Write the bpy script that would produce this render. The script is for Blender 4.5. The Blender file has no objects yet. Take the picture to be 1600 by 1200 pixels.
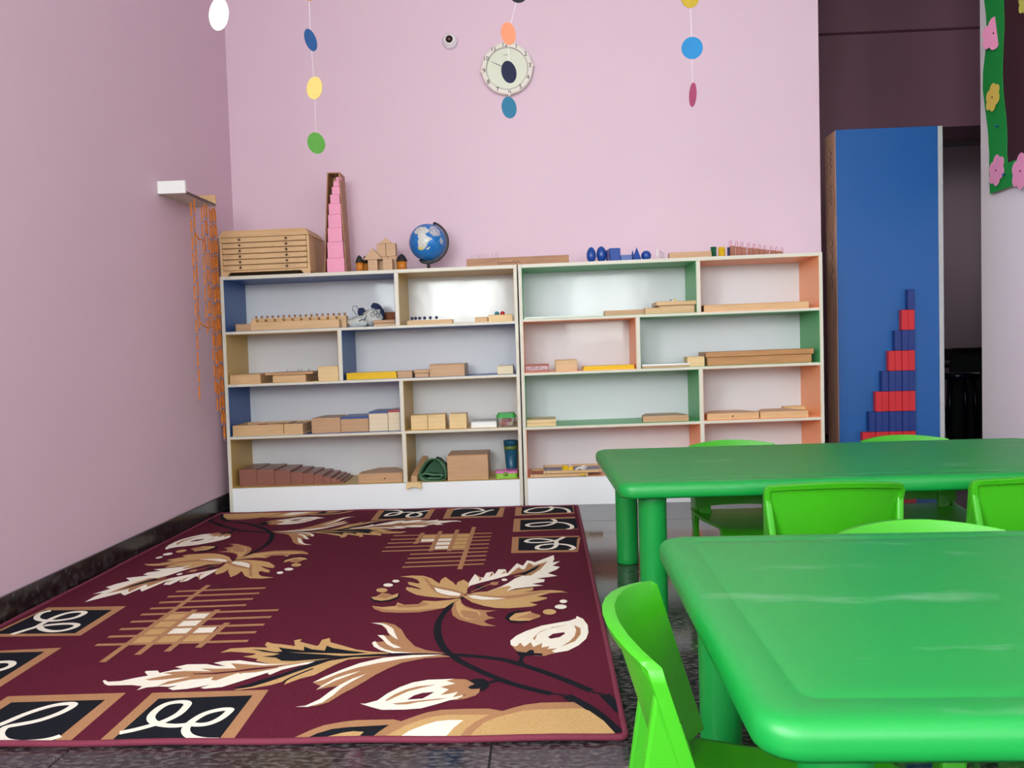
import bpy, bmesh, math, random
from mathutils import Vector, Matrix, Euler
from mathutils.geometry import tessellate_polygon
random.seed(7)
PI = math.pi
S = bpy.context.scene
COL = S.collection
# ------------------------------------------------------------------ camera, sky, lights, exposure
F_PX = 1295.57
CAM_R = Vector((0.998822, 0.03830358, -0.02979019))
CAM_D = Vector((-0.02811623, -0.04352242, -0.99865674))
CAM_F = Vector((-0.03954867, 0.9983179, -0.0423942))
CAM_O = Vector((0, 0, 0.75))
cam = bpy.data.objects.new('camera', bpy.data.cameras.new('camera'))
COL.objects.link(cam)
cam.matrix_world = Matrix(((CAM_R.x, -CAM_D.x, -CAM_F.x, 0), (CAM_R.y, -CAM_D.y, -CAM_F.y, 0), (CAM_R.z, -CAM_D.z, -CAM_F.z, .75), (0, 0, 0, 1)))
cam.data.sensor_width = 36
cam.data.lens = F_PX / 1600 * 36
cam.data.clip_start = .05
S.camera = cam
S.view_settings.view_transform = 'Standard'
S.view_settings.look = 'None'
S.view_settings.exposure = 0.26
S.view_settings.gamma = 1
S.view_settings.use_curve_mapping = False
wd = bpy.data.worlds.new('sky'); S.world = wd; wd.use_nodes = True
nt = wd.node_tree
sky = nt.nodes.new('ShaderNodeTexSky')
try:
    sky.sky_type = 'NISHITA'; sky.sun_disc = False; sky.sun_elevation = math.radians(50)
except Exception: pass
nt.links.new(sky.outputs[0], nt.nodes['Background'].inputs[0])
nt.nodes['Background'].inputs[1].default_value = .12

def area(name, loc, aim, sx, sy, power, col=(1, 1, 1)):
    l = bpy.data.lights.new(name, 'AREA'); l.shape = 'RECTANGLE'; l.size = sx; l.size_y = sy
    l.energy = power; l.color = col
    o = bpy.data.objects.new(name, l); COL.objects.link(o); o.location = loc
    o.rotation_euler = (Vector(aim) - Vector(loc)).to_track_quat('-Z', 'Y').to_euler()
    return o
DAY = (.92, 1.0, .975)
area('daylight_rear_left_window', (-.95, -2.335, 1.72), (-.95, 0, 1.62), 1.0, 1.2, 84, DAY)
area('daylight_rear_window', (.85, -2.335, 1.5), (.85, 0, 1.5), 1.0, 1.35, 46, DAY)
area('daylight_left_window', (-1.66, -.75, 1.75), (0, -.75, 1.75), 1.9, 1.5, 165, DAY)
area('fill_far_room', (4.92, 7.9, 1.7), (2, 7.9, 1.6), 1.0, 1.2, 1.6, DAY)  # added fill lamp to lift the dark far room; no window there

# ------------------------------------------------------------------ helpers
def lin(c):
    return tuple(((v/255)/12.92 if v/255 <= .04045 else ((v/255+.055)/1.055)**2.4) for v in c) + (1,)
_m = {}
def mat(name, rgb, rough=.5, rgb2=None, scale=(20, 20, 20), bump=0, bscale=60, metal=0, coat=0, detail=3, lo=.35, hi=.65, spec=.5, rough2=None, trans=0):
    if name in _m: return _m[name]
    m = bpy.data.materials.new(name); m.use_nodes = True; n = m.node_tree.nodes; L = m.node_tree.links
    b = n['Principled BSDF']; b.inputs['Roughness'].default_value = rough; b.inputs['Metallic'].default_value = metal
    b.inputs['Specular IOR Level'].default_value = spec
    b.inputs['Coat Weight'].default_value = coat
    if trans: b.inputs['Transmission Weight'].default_value = trans
    b.inputs['Base Color'].default_value = lin(rgb)
    tc = n.new('ShaderNodeTexCoord')
    mp = n.new('ShaderNodeMapping'); mp.inputs['Scale'].default_value = scale
    L.new(tc.outputs['Object'], mp.inputs['Vector'])
    if rgb2:
        no = n.new('ShaderNodeTexNoise'); no.inputs['Scale'].default_value = 1; no.inputs['Detail'].default_value = detail
        L.new(mp.outputs[0], no.inputs['Vector'])
        cr = n.new('ShaderNodeValToRGB'); cr.color_ramp.elements[0].position = lo; cr.color_ramp.elements[1].position = hi
        cr.color_ramp.elements[0].color = lin(rgb); cr.color_ramp.elements[1].color = lin(rgb2)
        L.new(no.outputs[0], cr.inputs[0]); L.new(cr.outputs[0], b.inputs['Base Color'])
        if rough2 is not None:
            mr = n.new('ShaderNodeMapRange'); mr.inputs[1].default_value = lo; mr.inputs[2].default_value = hi
            mr.inputs[3].default_value = rough; mr.inputs[4].default_value = rough2
            L.new(no.outputs[0], mr.inputs[0]); L.new(mr.outputs[0], b.inputs['Roughness'])
    if bump:
        nb = n.new('ShaderNodeTexNoise'); nb.inputs['Scale'].default_value = bscale; nb.inputs['Detail'].default_value = 2
        L.new(tc.outputs['Object'], nb.inputs['Vector'])
        bp = n.new('ShaderNodeBump'); bp.inputs['Strength'].default_value = bump; bp.inputs['Distance'].default_value = .01
        L.new(nb.outputs[0], bp.inputs['Height']); L.new(bp.outputs[0], b.inputs['Normal'])
    _m[name] = m
    return m
def wood(name, a, b_, rough=.45, sc=(6, 60, 60)):
    return mat(name, a, rough, b_, sc, detail=4, lo=.3, hi=.7)

class MB:
    """collects geometry for one mesh"""
    def __init__(self): self.v = []; self.f = []; self.m = []; self.s = []
    def add(self, vs, fs, mi=0, smooth=False):
        o = len(self.v); self.v += [tuple(q) for q in vs]
        for f in fs: self.f.append([i+o for i in f]); self.m.append(mi); self.s.append(smooth)
        return self
    def box(self, x0, x1, y0, y1, z0, z1, mi=0, bev=0.0, M=None):
        if x0 > x1: x0, x1 = x1, x0
        if y0 > y1: y0, y1 = y1, y0
        if z0 > z1: z0, z1 = z1, z0
        bev = min(bev, .3*min(x1-x0, y1-y0, z1-z0))
        if bev <= 0:
            vs = [(x, y, z) for z in (z0, z1) for y in (y0, y1) for x in (x0, x1)]
            fs = [(0, 2, 3, 1), (4, 5, 7, 6), (0, 1, 5, 4), (2, 6, 7, 3), (0, 4, 6, 2), (1, 3, 7, 5)]
        else:
            vs = []; idx = {}
            X = (x0, x1); Y = (y0, y1); Z = (z0, z1); sg = (1, -1)
            for i in (0, 1):
                for j in (0, 1):
                    for k in (0, 1):
                        for a in range(3):
                            p = [X[i]+sg[i]*bev, Y[j]+sg[j]*bev, Z[k]+sg[k]*bev]
                            p[a] = (X, Y, Z)[a][(i, j, k)[a]]
                            idx[i, j, k, a] = len(vs); vs.append(tuple(p))
            fs = []
            for a in range(3):
                b, c = (a+1) % 3, (a+2) % 3
                for s in (0, 1):
                    q = []
                    for (p, r) in ((0, 0), (1, 0), (1, 1), (0, 1)):
                        t = [0, 0, 0]; t[a] = s; t[b] = p; t[c] = r; q.append(idx[t[0], t[1], t[2], a])
                    fs.append(q if s else q[::-1])
                for p in (0, 1):
                    for r in (0, 1):
                        t0 = [0, 0, 0]; t0[b] = p; t0[c] = r; t1 = list(t0); t1[a] = 1
                        q = [idx[(*t0, b)], idx[(*t1, b)], idx[(*t1, c)], idx[(*t0, c)]]
                        fs.append(q if (p ^ r) else q[::-1])
            for i in (0, 1):
                for j in (0, 1):
                    for k in (0, 1):
                        q = [idx[i, j, k, 0], idx[i, j, k, 1], idx[i, j, k, 2]]
                        fs.append(q if (i+j+k) % 2 else q[::-1])
        if M is not None: vs = [M @ Vector(q) for q in vs]
        return self.add(vs, fs, mi)
    def lathe(self, prof, n=20, mi=0, c=(0, 0, 0), smooth=True, M=None, cap=True):
        vs = []; fs = []
        for r, z in prof:
            for i in range(n):
                a = 2*PI*i/n; vs.append(Vector((c[0]+r*math.cos(a), c[1]+r*math.sin(a), c[2]+z)))
        if M is not None: vs = [M @ q for q in vs]
        for k in range(len(prof)-1):
            for i in range(n):
                j = (i+1) % n; fs.append((k*n+i, k*n+j, (k+1)*n+j, (k+1)*n+i))
        self.add(vs, fs, mi, smooth)
        if cap:
            o = len(self.v)-len(vs)
            self.f.append([o+i for i in range(n)][::-1]); self.m.append(mi); self.s.append(False)
            self.f.append([o+(len(prof)-1)*n+i for i in range(n)]); self.m.append(mi); self.s.append(False)
        return self
    def cyl(self, p, r, h, n=16, mi=0, r2=None): return self.lathe([(r, 0), (r if r2 is None else r2, h)], n, mi, p)
    def ball(self, p, r, n=14, mi=0, sx=1, sz=1):
        m = n//2+1
        prof = [(max(r*math.sin(PI*k/m), 1e-5)*sx, -r*math.cos(PI*k/m)*sz) for k in range(m+1)]
        return self.lathe(prof, n, mi, p, cap=False)
    def tube(self, pts, r, n=8, mi=0, closed=False):
        pts = [Vector(q) for q in pts]; N = len(pts); R = r if isinstance(r, (list, tuple)) else [r]*N
        vs = []; fs = []; up = None
        for i in range(N):
            a = pts[i-1] if (i or closed) else pts[i]; b = pts[(i+1) % N] if (i < N-1 or closed) else pts[i]
            t = (b-a).normalized()
            if up is None:
                up = t.orthogonal().normalized()
            up = (up - t*up.dot(t)).normalized(); w = t.cross(up)
            for k in range(n):
                an = 2*PI*k/n; vs.append(pts[i]+(up*math.cos(an)+w*math.sin(an))*R[i])
        for i in range(N if closed else N-1):
            for k in range(n):
                j = (k+1) % n; i2 = (i+1) % N; fs.append((i*n+k, i*n+j, i2*n+j, i2*n+k))
        self.add(vs, fs, mi, True)
        if not closed:
            o = len(self.v)-len(vs)
            self.f.append([o+k for k in range(n)][::-1]); self.f.append([o+(N-1)*n+k for k in range(n)]); self.m += [mi, mi]; self.s += [False, False]
        return self
    def prism(self, poly, y0, y1, mi=0, axis='y'):
        """poly = (a, b) outline; extruded along axis"""
        n = len(poly)
        mk = {'y': lambda a, b, t: (a, t, b), 'z': lambda a, b, t: (a, b, t), 'x': lambda a, b, t: (t, a, b)}[axis]
        vs = [mk(a, b, y0) for a, b in poly] + [mk(a, b, y1) for a, b in poly]
        tri = tessellate_polygon([[Vector((a, b, 0)) for a, b in poly]])
        fs = [tuple(t) for t in tri] + [tuple(i+n for i in t[::-1]) for t in tri]
        fs += [(i, (i+1) % n, (i+1) % n+n, i+n) for i in range(n)]
        return self.add(vs, fs, mi)
    def build(self, name, mats, parent=None, loc=(0, 0, 0), rot=(0, 0, 0), fix=True):
        me = bpy.data.meshes.new(name); me.from_pydata(self.v, [], self.f)
        if not isinstance(mats, (list, tuple)): mats = [mats]
        for m in mats: me.materials.append(m)
        me.polygons.foreach_set('material_index', self.m)
        me.polygons.foreach_set('use_smooth', self.s)
        if fix:
            bm = bmesh.new(); bm.from_mesh(me); bmesh.ops.recalc_face_normals(bm, faces=bm.faces); bm.to_mesh(me); bm.free()
        o = bpy.data.objects.new(name, me); COL.objects.link(o)
        o.location = loc; o.rotation_euler = rot
        if parent is not None: o.parent = parent
        return o
def tag(o, label=None, cat=None, group=None, kind=None):
    if label: o['label'] = label
    if cat: o['category'] = cat
    if group: o['group'] = group
    if kind: o['kind'] = kind
    return o
def empty(name, loc=(0, 0, 0), rot=(0, 0, 0)):
    o = bpy.data.objects.new(name, None); COL.objects.link(o); o.location = loc; o.rotation_euler = rot
    o.empty_display_size = .05
    return o
def copy_tree(o, parent=None):
    c = o.copy(); COL.objects.link(c)
    if parent is not None: c.parent = parent
    for ch in list(o.children): copy_tree(ch, c)
    return c
def ray(x, y):
    return CAM_R*((x-800)/F_PX) + CAM_D*((y-600)/F_PX) + CAM_F
def at_y(x, y, Y):
    d = ray(x, y); return CAM_O + d*(Y/d.y)
def at_x(x, y, X):
    d = ray(x, y); return CAM_O + d*(X/d.x)
def rrect(x0, x1, y0, y1, r, n=6):
    o = []
    for cx, cy, a in ((x1-r, y1-r, 0), (x0+r, y1-r, 90), (x0+r, y0+r, 180), (x1-r, y0+r, 270)):
        for k in range(n+1):
            t = math.radians(a+90*k/n); o.append((cx+r*math.cos(t), cy+r*math.sin(t)))
    return o
# ------------------------------------------------------------------ materials
M_PINK = mat('lilac_paint', (219, 188, 206), .55, (222, 192, 209), (.8, .8, .8), bump=.03, bscale=180)
M_PINK_LIT = mat('lilac_paint_lit', (244, 232, 240), .55, (246, 234, 242), (.8, .8, .8))  # same lilac, lightened: the right wall's extra light is put into the colour
M_PASS = mat('shaded_passage_paint', (172, 122, 144), .6)  # passage shade put into the colour: the wall paint darkened to plum
M_FRONT = mat('pale_cream_paint', (226, 222, 214), .6)  # unseen front wall, coloured cream to cut the pink bounce light
M_CEIL = mat('ceiling_paint', (235, 232, 230), .7)
M_GRAN = mat('black_granite', (28, 27, 32), .07, (122, 116, 114), (55, 120, 60), detail=9, lo=.43, hi=.88, rough2=.2, spec=.6)
M_GRAN2 = mat('granite_skirting', (20, 18, 20), .22, (78, 74, 76), (18, 40, 40), detail=6, lo=.42, hi=.85)
M_GROUT = mat('tile_joint', (58, 54, 54), .8)
M_CREAM = mat('cream_edge_band', (214, 208, 194), .4)
M_BACK = mat('white_laminate_back', (222, 222, 228), .1, bump=.07, bscale=9, spec=.32)
M_KICK = mat('white_laminate', (242, 244, 248), .3)
M_LB = mat('blue_lining', (52, 92, 158), .4)
M_LY = mat('sand_yellow_lining', (206, 172, 96), .4)
M_LG = mat('green_lining', (88, 178, 106), .4)
M_LO = mat('orange_lining', (255, 176, 124), .4)
M_BEECH = wood('beech_wood', (216, 178, 132), (200, 160, 114))
M_BEECH2 = wood('pale_pine_wood', (230, 200, 148), (216, 182, 128))
M_BEECH3 = wood('tan_fibreboard', (198, 156, 118), (186, 144, 106))
M_BROWN = wood('brown_stair_paint', (146, 94, 80), (136, 86, 74), .35)
M_OAKD = wood('reddish_wood', (176, 120, 74), (140, 90, 54))
M_DARKW = wood('dark_wood_end', (96, 66, 50), (74, 50, 38))
M_GREEN = mat('green_plastic', (8, 136, 54), .42, (12, 142, 60), (3, 3, 3))
M_LIME = mat('lime_plastic', (58, 164, 18), .4, bump=.05, bscale=400)
M_BLACK = mat('black_plastic', (22, 22, 25), .35)
M_WHITE = mat('white_plastic', (238, 238, 236), .4)
M_PAPER = mat('white_paper', (250, 246, 238), .8)
M_YEL = mat('yellow_paint', (238, 196, 24), .4)
M_RED = mat('red_paint', (196, 30, 40), .4)
M_NAVY = mat('navy_paint', (34, 44, 84), .4)
M_BLUE = mat('royal_blue_lacquer', (16, 66, 150), .28)
M_RODB = mat('rod_blue_paint', (14, 46, 118), .4)
M_BOARD = mat('blue_laminate', (20, 86, 156), .42)
M_PINKC = mat('pink_paint', (238, 152, 186), .45)
M_AMBER = mat('amber_wood', (196, 118, 30), .3)
M_GREY = mat('grey_edge', (178, 178, 182), .5)
M_METAL = mat('steel_wire', (150, 150, 155), .3, metal=1)
M_INK = mat('dark_ink', (50, 30, 28), .8)
# ------------------------------------------------------------------ room shell
LX, RX, YW, YR, CZ = -1.581, 2.205, 4.25, -2.2, 3.1
def struct(name, mb, m, **k):
    o = mb.build(name, m, **k); o['kind'] = 'structure'; return o
fl = struct('floor', MB().box(LX-.2, 5.2, YR-.2, 9.2, -.1, -.004), M_GROUT)
TX = [-3.0+.82*i+.44 for i in range(0, 12)]
TY = [-2.2+.82*i-.0 for i in range(0, 10)]
TX = [LX+.002] + [x for x in (-.12+.82*k for k in range(-1, 3)) if x > LX+.1] + [RX+.25]
TY = [YR, -1.37, -.55, .27, 1.09, 1.91, 2.73, 3.55, 4.37]
tile_me = {}
for i in range(len(TX)-1):
    for j in range(len(TY)-1):
        w, h = TX[i+1]-TX[i]-.003, TY[j+1]-TY[j]-.003
        o = MB().box(0, w, 0, h, -.004, 0, bev=.0008).build('floor_tile', M_GRAN, fl, (TX[i]+.0015, TY[j]+.0015, 0))
for i in range(2):
    for j in range(5):
        MB().box(0, 1.35, 0, .95, -.004, 0, bev=.0008).build('floor_tile', M_GRAN, fl, (RX+.255+1.36*i, 4.375-.955+.957*j, 0))
for i in range(2):
    MB().box(0, 1.2, 0, .95, -.004, 0, bev=.0008).build('floor_tile', M_GRAN, fl, (1.25, 4.375+.957*i, 0))
# left wall with a window opening behind the camera
def wall_with_hole(name, axis, at, t, a0, a1, z1, holes, m):
    mb = MB()
    def bx(p0, p1, q0, q1):
        if p1 <= p0 or q1 <= q0: return
        if axis == 'x': mb.box(at, at+t, p0, p1, q0, q1)
        else: mb.box(p0, p1, at, at+t, q0, q1)
    cur = a0
    for (h0, h1, k0, k1) in holes:
        bx(cur, h0, 0, z1); bx(h0, h1, 0, k0); bx(h0, h1, k1, z1); cur = h1
    bx(cur, a1, 0, z1)
    return struct(name, mb, m)
wall_with_hole('wall_left', 'x', LX-.15, .15, YR, YW, CZ, [(-1.7, .2, 1.0, 2.5)], M_PINK)
wall_with_hole('wall_front', 'y', YR-.15, .15, LX-.15, RX+.15, CZ, [(-1.46, -.44, 1.1, 2.34), (.35, 1.35, .8, 2.2)], M_FRONT)
struct('wall_back', MB().box(LX-.15, 1.407, YW, YW+.16, 0, CZ), M_PINK)
struct('wall_right', MB().box(RX, RX+.14, YR, YW+.02, 0, CZ), M_PINK_LIT)
struct('ceiling', MB().box(LX-.15, RX+.14, YR-.15, YW+.16, CZ, CZ+.6), M_CEIL)
PZ = 3.65
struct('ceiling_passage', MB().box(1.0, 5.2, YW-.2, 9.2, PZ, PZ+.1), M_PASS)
def window(name, axis, at, a0, a1, z0, z1, nx):
    mb = MB(); t = .05
    def bx(p0, p1, q0, q1):
        if axis == 'x': mb.box(at, at+.06, p0, p1, q0, q1, bev=.004)
        else: mb.box(p0, p1, at, at+.06, q0, q1, bev=.004)
    bx(a0, a1, z0, z0+t); bx(a0, a1, z1-t, z1)
    for k in range(nx+1):
        c = a0+(a1-a0)*k/nx; c = min(max(c, a0+t/2), a1-t/2); bx(c-t/2, c+t/2, z0+t, z1-t)
    struct(name, mb, M_WHITE)
window('window_1', 'x', LX-.1, -1.7, .2, 1.0, 2.5, 3)
window('window_2', 'y', YR-.1, .35, 1.35, .8, 2.2, 2)
window('window_3', 'y', YR-.1, -1.46, -.44, 1.1, 2.34, 2)
# skirting
struct('baseboard_left', MB().box(LX, LX+.012, YR, YW, 0, .082, bev=.002), M_GRAN2)
struct('baseboard_back', MB().box(LX+.012, 1.407, YW-.012, YW, 0, .082, bev=.002), M_GRAN2)
struct('baseboard_right', MB().box(RX-.012, RX, YR, YW+.02, 0, .082, bev=.002), M_GRAN2)
# dim passage beyond the wall end, its doorway and the room behind it
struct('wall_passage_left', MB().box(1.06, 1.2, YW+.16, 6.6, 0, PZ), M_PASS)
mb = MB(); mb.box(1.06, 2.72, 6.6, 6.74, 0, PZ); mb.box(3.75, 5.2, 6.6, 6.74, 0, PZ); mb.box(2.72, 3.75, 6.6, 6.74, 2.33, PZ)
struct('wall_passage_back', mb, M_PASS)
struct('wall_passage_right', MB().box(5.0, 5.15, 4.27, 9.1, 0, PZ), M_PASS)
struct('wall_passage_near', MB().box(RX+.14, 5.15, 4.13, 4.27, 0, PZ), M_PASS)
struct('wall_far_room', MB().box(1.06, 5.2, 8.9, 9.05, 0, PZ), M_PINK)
struct('wall_far_room_left', MB().box(1.06, 1.2, 6.74, 8.9, 0, PZ), M_PINK)
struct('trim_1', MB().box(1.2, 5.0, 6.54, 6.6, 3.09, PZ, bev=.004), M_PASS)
M_DOORF = wood('dark_door_frame', (84, 58, 70), (70, 48, 58))
mb = MB(); mb.box(2.66, 3.82, 6.55, 6.76, 2.24, 2.35, bev=.006); mb.box(2.66, 2.76, 6.55, 6.76, 0, 2.24, bev=.006); mb.box(3.72, 3.82, 6.55, 6.76, 0, 2.24, bev=.006)
struct('door_1', mb, M_DOORF)

# ------------------------------------------------------------------ the two bookcases (slightly racked, so shelves rise to the right)
X0, DB, BW, BH, TB, RK = -1.5357, 3.9182, 1.4185, 1.135, .0057, .0079
CT, ST = math.cos(TB), math.sin(TB)
def Bp(u, v, w): return Vector((X0+u*CT-v*ST, DB+u*ST+v*CT, w+RK*u))
def uw(x, y, v):
    d = ray(x, y); n = Vector((-ST, CT, 0)); p0 = Vector((X0, DB, 0))
    t = (v + p0.dot(n))/d.dot(n)
    q = CAM_O + d*t
    u = (q.x-X0)*CT+(q.y-DB)*ST
    return u, q.z-RK*u
def mpx(v): return (DB+v)/F_PX           # metres per pixel on a plane v behind the shelf front
def shelfmb(boxes, u0):
    mb = MB()
    for (a, b, v0, v1, w0, w1, bev) in boxes:
        mb.box(a-u0, b-u0, v0, v1, w0, w1, bev=bev)
    mb.v = [(x, y, z+RK*(x+u0) if z > .0005 else z) for x, y, z in mb.v]
    return mb
DEP, BK = .312, .296
def bookcase(u0, rows, dividers, colours, label):
    r = empty('bookcase', Bp(u0, 0, 0)-Vector((0, 0, RK*u0)), (0, 0, TB))
    tag(r, label, 'bookcase', 'open bookcases along the back wall')
    e = .0012; t = .016; u1 = u0+BW
    for a, b in ((u0, u0+t), (u1-t, u1)):
        shelfmb([(a, b, 0, DEP, 0, BH, e)], u0).build('side_panel', M_CREAM, r)
    shelfmb([(u0+t, u1-t, 0, DEP, BH-.017, BH, e)], u0).build('top_panel', M_CREAM, r)
    for w in rows[:3]:
        shelfmb([(u0+t, u1-t, .001, BK, w-.0125, w, e)], u0).build('shelf_board', M_CREAM, r)
    shelfmb([(u0+t, u1-t, .012, BK, rows[3]-.014, rows[3], e)], u0).build('bottom_board', M_CREAM, r)
    shelfmb([(u0+t, u1-t, .001, .012, 0, rows[3]-.002, .001)], u0).build('kick_panel', M_KICK, r)
    shelfmb([(u0+t, u1-t, BK, BK+.006, rows[3]-.014, BH-.017, 0)], u0).build('back_panel', M_BACK, r)
    tops = [BH-.017, rows[0]-.0125, rows[1]-.0125, rows[2]-.0125]
    for k in range(4):
        d = dividers[k]; w0, w1 = rows[k], tops[k]
        shelfmb([(d-.0095, d+.0095, .001, BK, w0, w1, e)], u0).build('divider', M_CREAM, r)
        for (a, b, c) in ((u0+t, d-.0095, colours[k][0]), (d+.0095, u1-t, colours[k][1])):
            q = .0012; g = .0035
            shelfmb([(a, a+q, g, BK-.001, w0+q, w1-q, 0), (b-q, b, g, BK-.001, w0+q, w1-q, 0), (a, b, g, BK-.001, w0, w0+q, 0), (a, b, g, BK-.001, w1-q, w1, 0)], u0).build('compartment_lining', c, r)
    return r
R1 = (.870, .618, .3655, .118); R2 = (.877, .6215, .364, .1205)
bookcase(0, R1, (.8454, .5649, .8514, .8561), ((M_LB, M_LY), (M_LY, M_LB), (M_LB, M_LY), (M_LY, M_LY)), 'cream edged open bookcase with blue and sand yellow compartments, against the left wall')
U2 = BW+.006
bookcase(U2, R2, (2.2678, 1.981, 2.271, 2.2734), ((M_LG, M_LO), (M_LO, M_LG), (M_LG, M_LO), (M_LO, M_LO)), 'cream edged open bookcase with green and orange compartments, right of the sand yellow one')
LIN = .0012
def spot(px0, px1, py, v, w):
    """a place on a shelf: local frame at the front middle of a thing, and its width"""
    a = uw(px0, py, v)[0]; b = uw(px1, py, v)[0]
    return Bp((a+b)/2, v, w+LIN), b-a
ROT = (0, -RK, TB)
def thing(name, label, cat, px0, px1, py, v, w, group=None):
    p, wd_ = spot(px0, px1, py, v, w)
    r = empty(name, p, ROT); tag(r, label, cat, group)
    return r, wd_
def box_item(label, px0, px1, py, hpx, v, w, dep=.2, m=None, lid=None, name='wooden_box', cat='box', lidm=None, cham=0, knob=None, group=None, overhang=0, open_top=False):
    """box with a body, optionally a lid (lid = its height in px), clipped back corners (cham) or a knob at (fx, fz)"""
    m = m or M_BEECH
    r, W_ = thing(name, label, cat, px0, px1, py, v, w, group)
    H_ = hpx*mpx(v); h = W_/2; dep = min(dep, BK-.004-v)
    lh = lid*mpx(v) if lid else 0
    def shape(mb, x0, x1, y0, y1, z0, z1):
        if cham:
            c = cham
            mb.prism([(x0, y0), (x1, y0), (x1, y0+.35*(y1-y0)), (x1-c, y1), (x0+c, y1), (x0, y0+.35*(y1-y0))], z0, z1, axis='z')
        else: mb.box(x0, x1, y0, y1, z0, z1, bev=.0015)
    if open_top:
        t = .005; mb = MB(); mb.box(-h, h, 0, t, 0, H_, bev=.0008); mb.box(-h, h, dep-t, dep, 0, H_, bev=.0008); mb.box(-h, -h+t, t, dep-t, 0, H_); mb.box(h-t, h, t, dep-t, 0, H_); mb.box(-h+t, h-t, t, dep-t, 0, t)
        mb.build('body', m, r)
    elif lh:
        mb = MB(); ins = overhang; shape(mb, -h+ins, h-ins, ins, dep-ins, 0, H_-lh-.0006); mb.build('body', m, r)
        mb = MB(); shape(mb, -h, h, 0, dep, H_-lh, H_); mb.build('lid', lidm or m, r)
    else:
        mb = MB(); shape(mb, -h, h, 0, dep, 0, H_-.004); mb.build('body', m, r)
        mb = MB(); shape(mb, -h+.0008, h-.0008, .0008, dep-.0008, H_-.0042, H_); mb.build('lid', lidm or m, r)
    if knob:
        k = MB(); k.lathe([(.003, 0), (.004, .003), (.002, .006)], 10, 0, M=Matrix.Translation((knob[0]*h, 0, knob[1]*H_)) @ Matrix.Rotation(PI/2, 4, 'X')); k.build('knob', M_DARKW, r)
    return r, W_, H_, dep
# ------------------------------------------------------------------ things on top of the bookcases
TOP = BH - LIN
# drawer chest
r, w_ = thing('drawer_chest', 'beech chest of six shallow drawers on top of the left bookcase', 'drawer chest', 344, 484, 400, .012, TOP)
k = mpx(.012); H = 72*k; dp = .265; h = w_/2
mb = MB(); mb.box(-h, -h+.012, 0, dp, .026, H-.034, bev=.001); mb.box(h-.012, h, 0, dp, .026, H-.034, bev=.001); mb.box(-h+.012, h-.012, dp-.008, dp, .026, H-.034); mb.box(-h+.012, h-.012, .02, dp-.01, .026, .032)
mb.build('case', M_BEECH, r)
mb = MB(); mb.prism([(-h, .0), (-h, .022), (-h-.002, .026), (h+.002, .026), (h, .022), (h, 0)], 0, dp, axis='y')
mb.v = [(x, y, z+H-.034) for x, y, z in mb.v]
mb2 = MB(); z0 = H-.034
vs = [(-h-.003, -.004, z0), (h+.003, -.004, z0), (h+.003, dp, z0), (-h-.003, dp, z0), (-h+.012, .012, H), (h-.022, .012, H), (h-.022, dp, H), (-h+.012, dp, H)]
mb2.add(vs, [(0, 1, 5, 4), (1, 2, 6, 5), (2, 3, 7, 6), (3, 0, 4, 7), (4, 5, 6, 7), (3, 2, 1, 0)]); mb2.build('top', M_BEECH, r)
mb = MB(); mb.prism([(-h, 0), (-h+.03, 0), (-h+.045, .018), (h-.045, .018), (h-.03, 0), (h, 0), (h, .026), (-h, .026)], .0, .012, axis='y'); mb.prism([(-h, 0), (-h+.03, 0), (-h+.045, .018), (h-.045, .018), (h-.03, 0), (h, 0), (h, .026), (-h, .026)], dp-.012, dp, axis='y'); mb.box(-h, -h+.012, .012, dp-.012, .012, .026); mb.box(h-.012, h, .012, dp-.012, .012, .026)
mb.build('plinth', M_BEECH, r)
dh = (H-.034-.026)/6
dr_me = None
for i in range(6):
    d = MB().box(-h+.013, h-.013, -.003, .02, .0012, dh-.0016, bev=.0025).build('drawer', M_BEECH, r, (0, 0, .026+i*dh))
    if dr_me is None: dr_me = d.data
    else: d.data = dr_me
    for fx in (-.54, .5):
        kb = MB().lathe([(.0035, 0), (.003, .004), (.0058, .008), (.004, .0125), (.0005, .013)], 12, 0, M=Matrix.Rotation(PI/2, 4, 'X')); kb.build('knob', M_DARKW, d, (fx*h, -.003, dh*.5))
# pink tower in its tall tapered stand
V = .10; k = mpx(V)
r, w_ = thing('tower_stand', 'tall tapered wooden stand holding pink cubes, on top of left bookcase', 'stand', 506, 542, 424, V, TOP)
Ht = 158*k; hb = w_/2; ht = .031; off = .0125; dpt = .105
def taper(x0b, x1b, x0t, x1t, y0, y1, z0, z1):
    return MB().add([(x0b, y0, z0), (x1b, y0, z0), (x1b, y1, z0), (x0b, y1, z0), (x0t, y0, z1), (x1t, y0, z1), (x1t, y1, z1), (x0t, y1, z1)], [(0, 3, 2, 1), (4, 5, 6, 7), (0, 1, 5, 4), (1, 2, 6, 5), (2, 3, 7, 6), (3, 0, 4, 7)])
t = .0055
taper(-hb, -hb+t, off-ht, off-ht+t, 0, dpt, 0, Ht-t).build('side_board', M_OAKD, r)
taper(hb-t, hb, off+ht-t, off+ht, 0, dpt, 0, Ht-t).build('side_board', M_OAKD, r)
taper(-hb+t, hb-t, off-ht+t, off+ht-t, dpt-.005, dpt, 0, Ht-t).build('back_board', M_BEECH, r)
MB().box(off-ht, off+ht, 0, dpt, Ht-t, Ht, bev=.0008).build('top_board', M_OAKD, r)
zc = 0
cub = [(857, 995, 125), (860, 985, 127), (862, 975, 110), (865, 970, 103), (868, 965, 85), (880, 955, 70), (893, 955, 60), (905, 950, 45), (925, 962, 30)]
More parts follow.
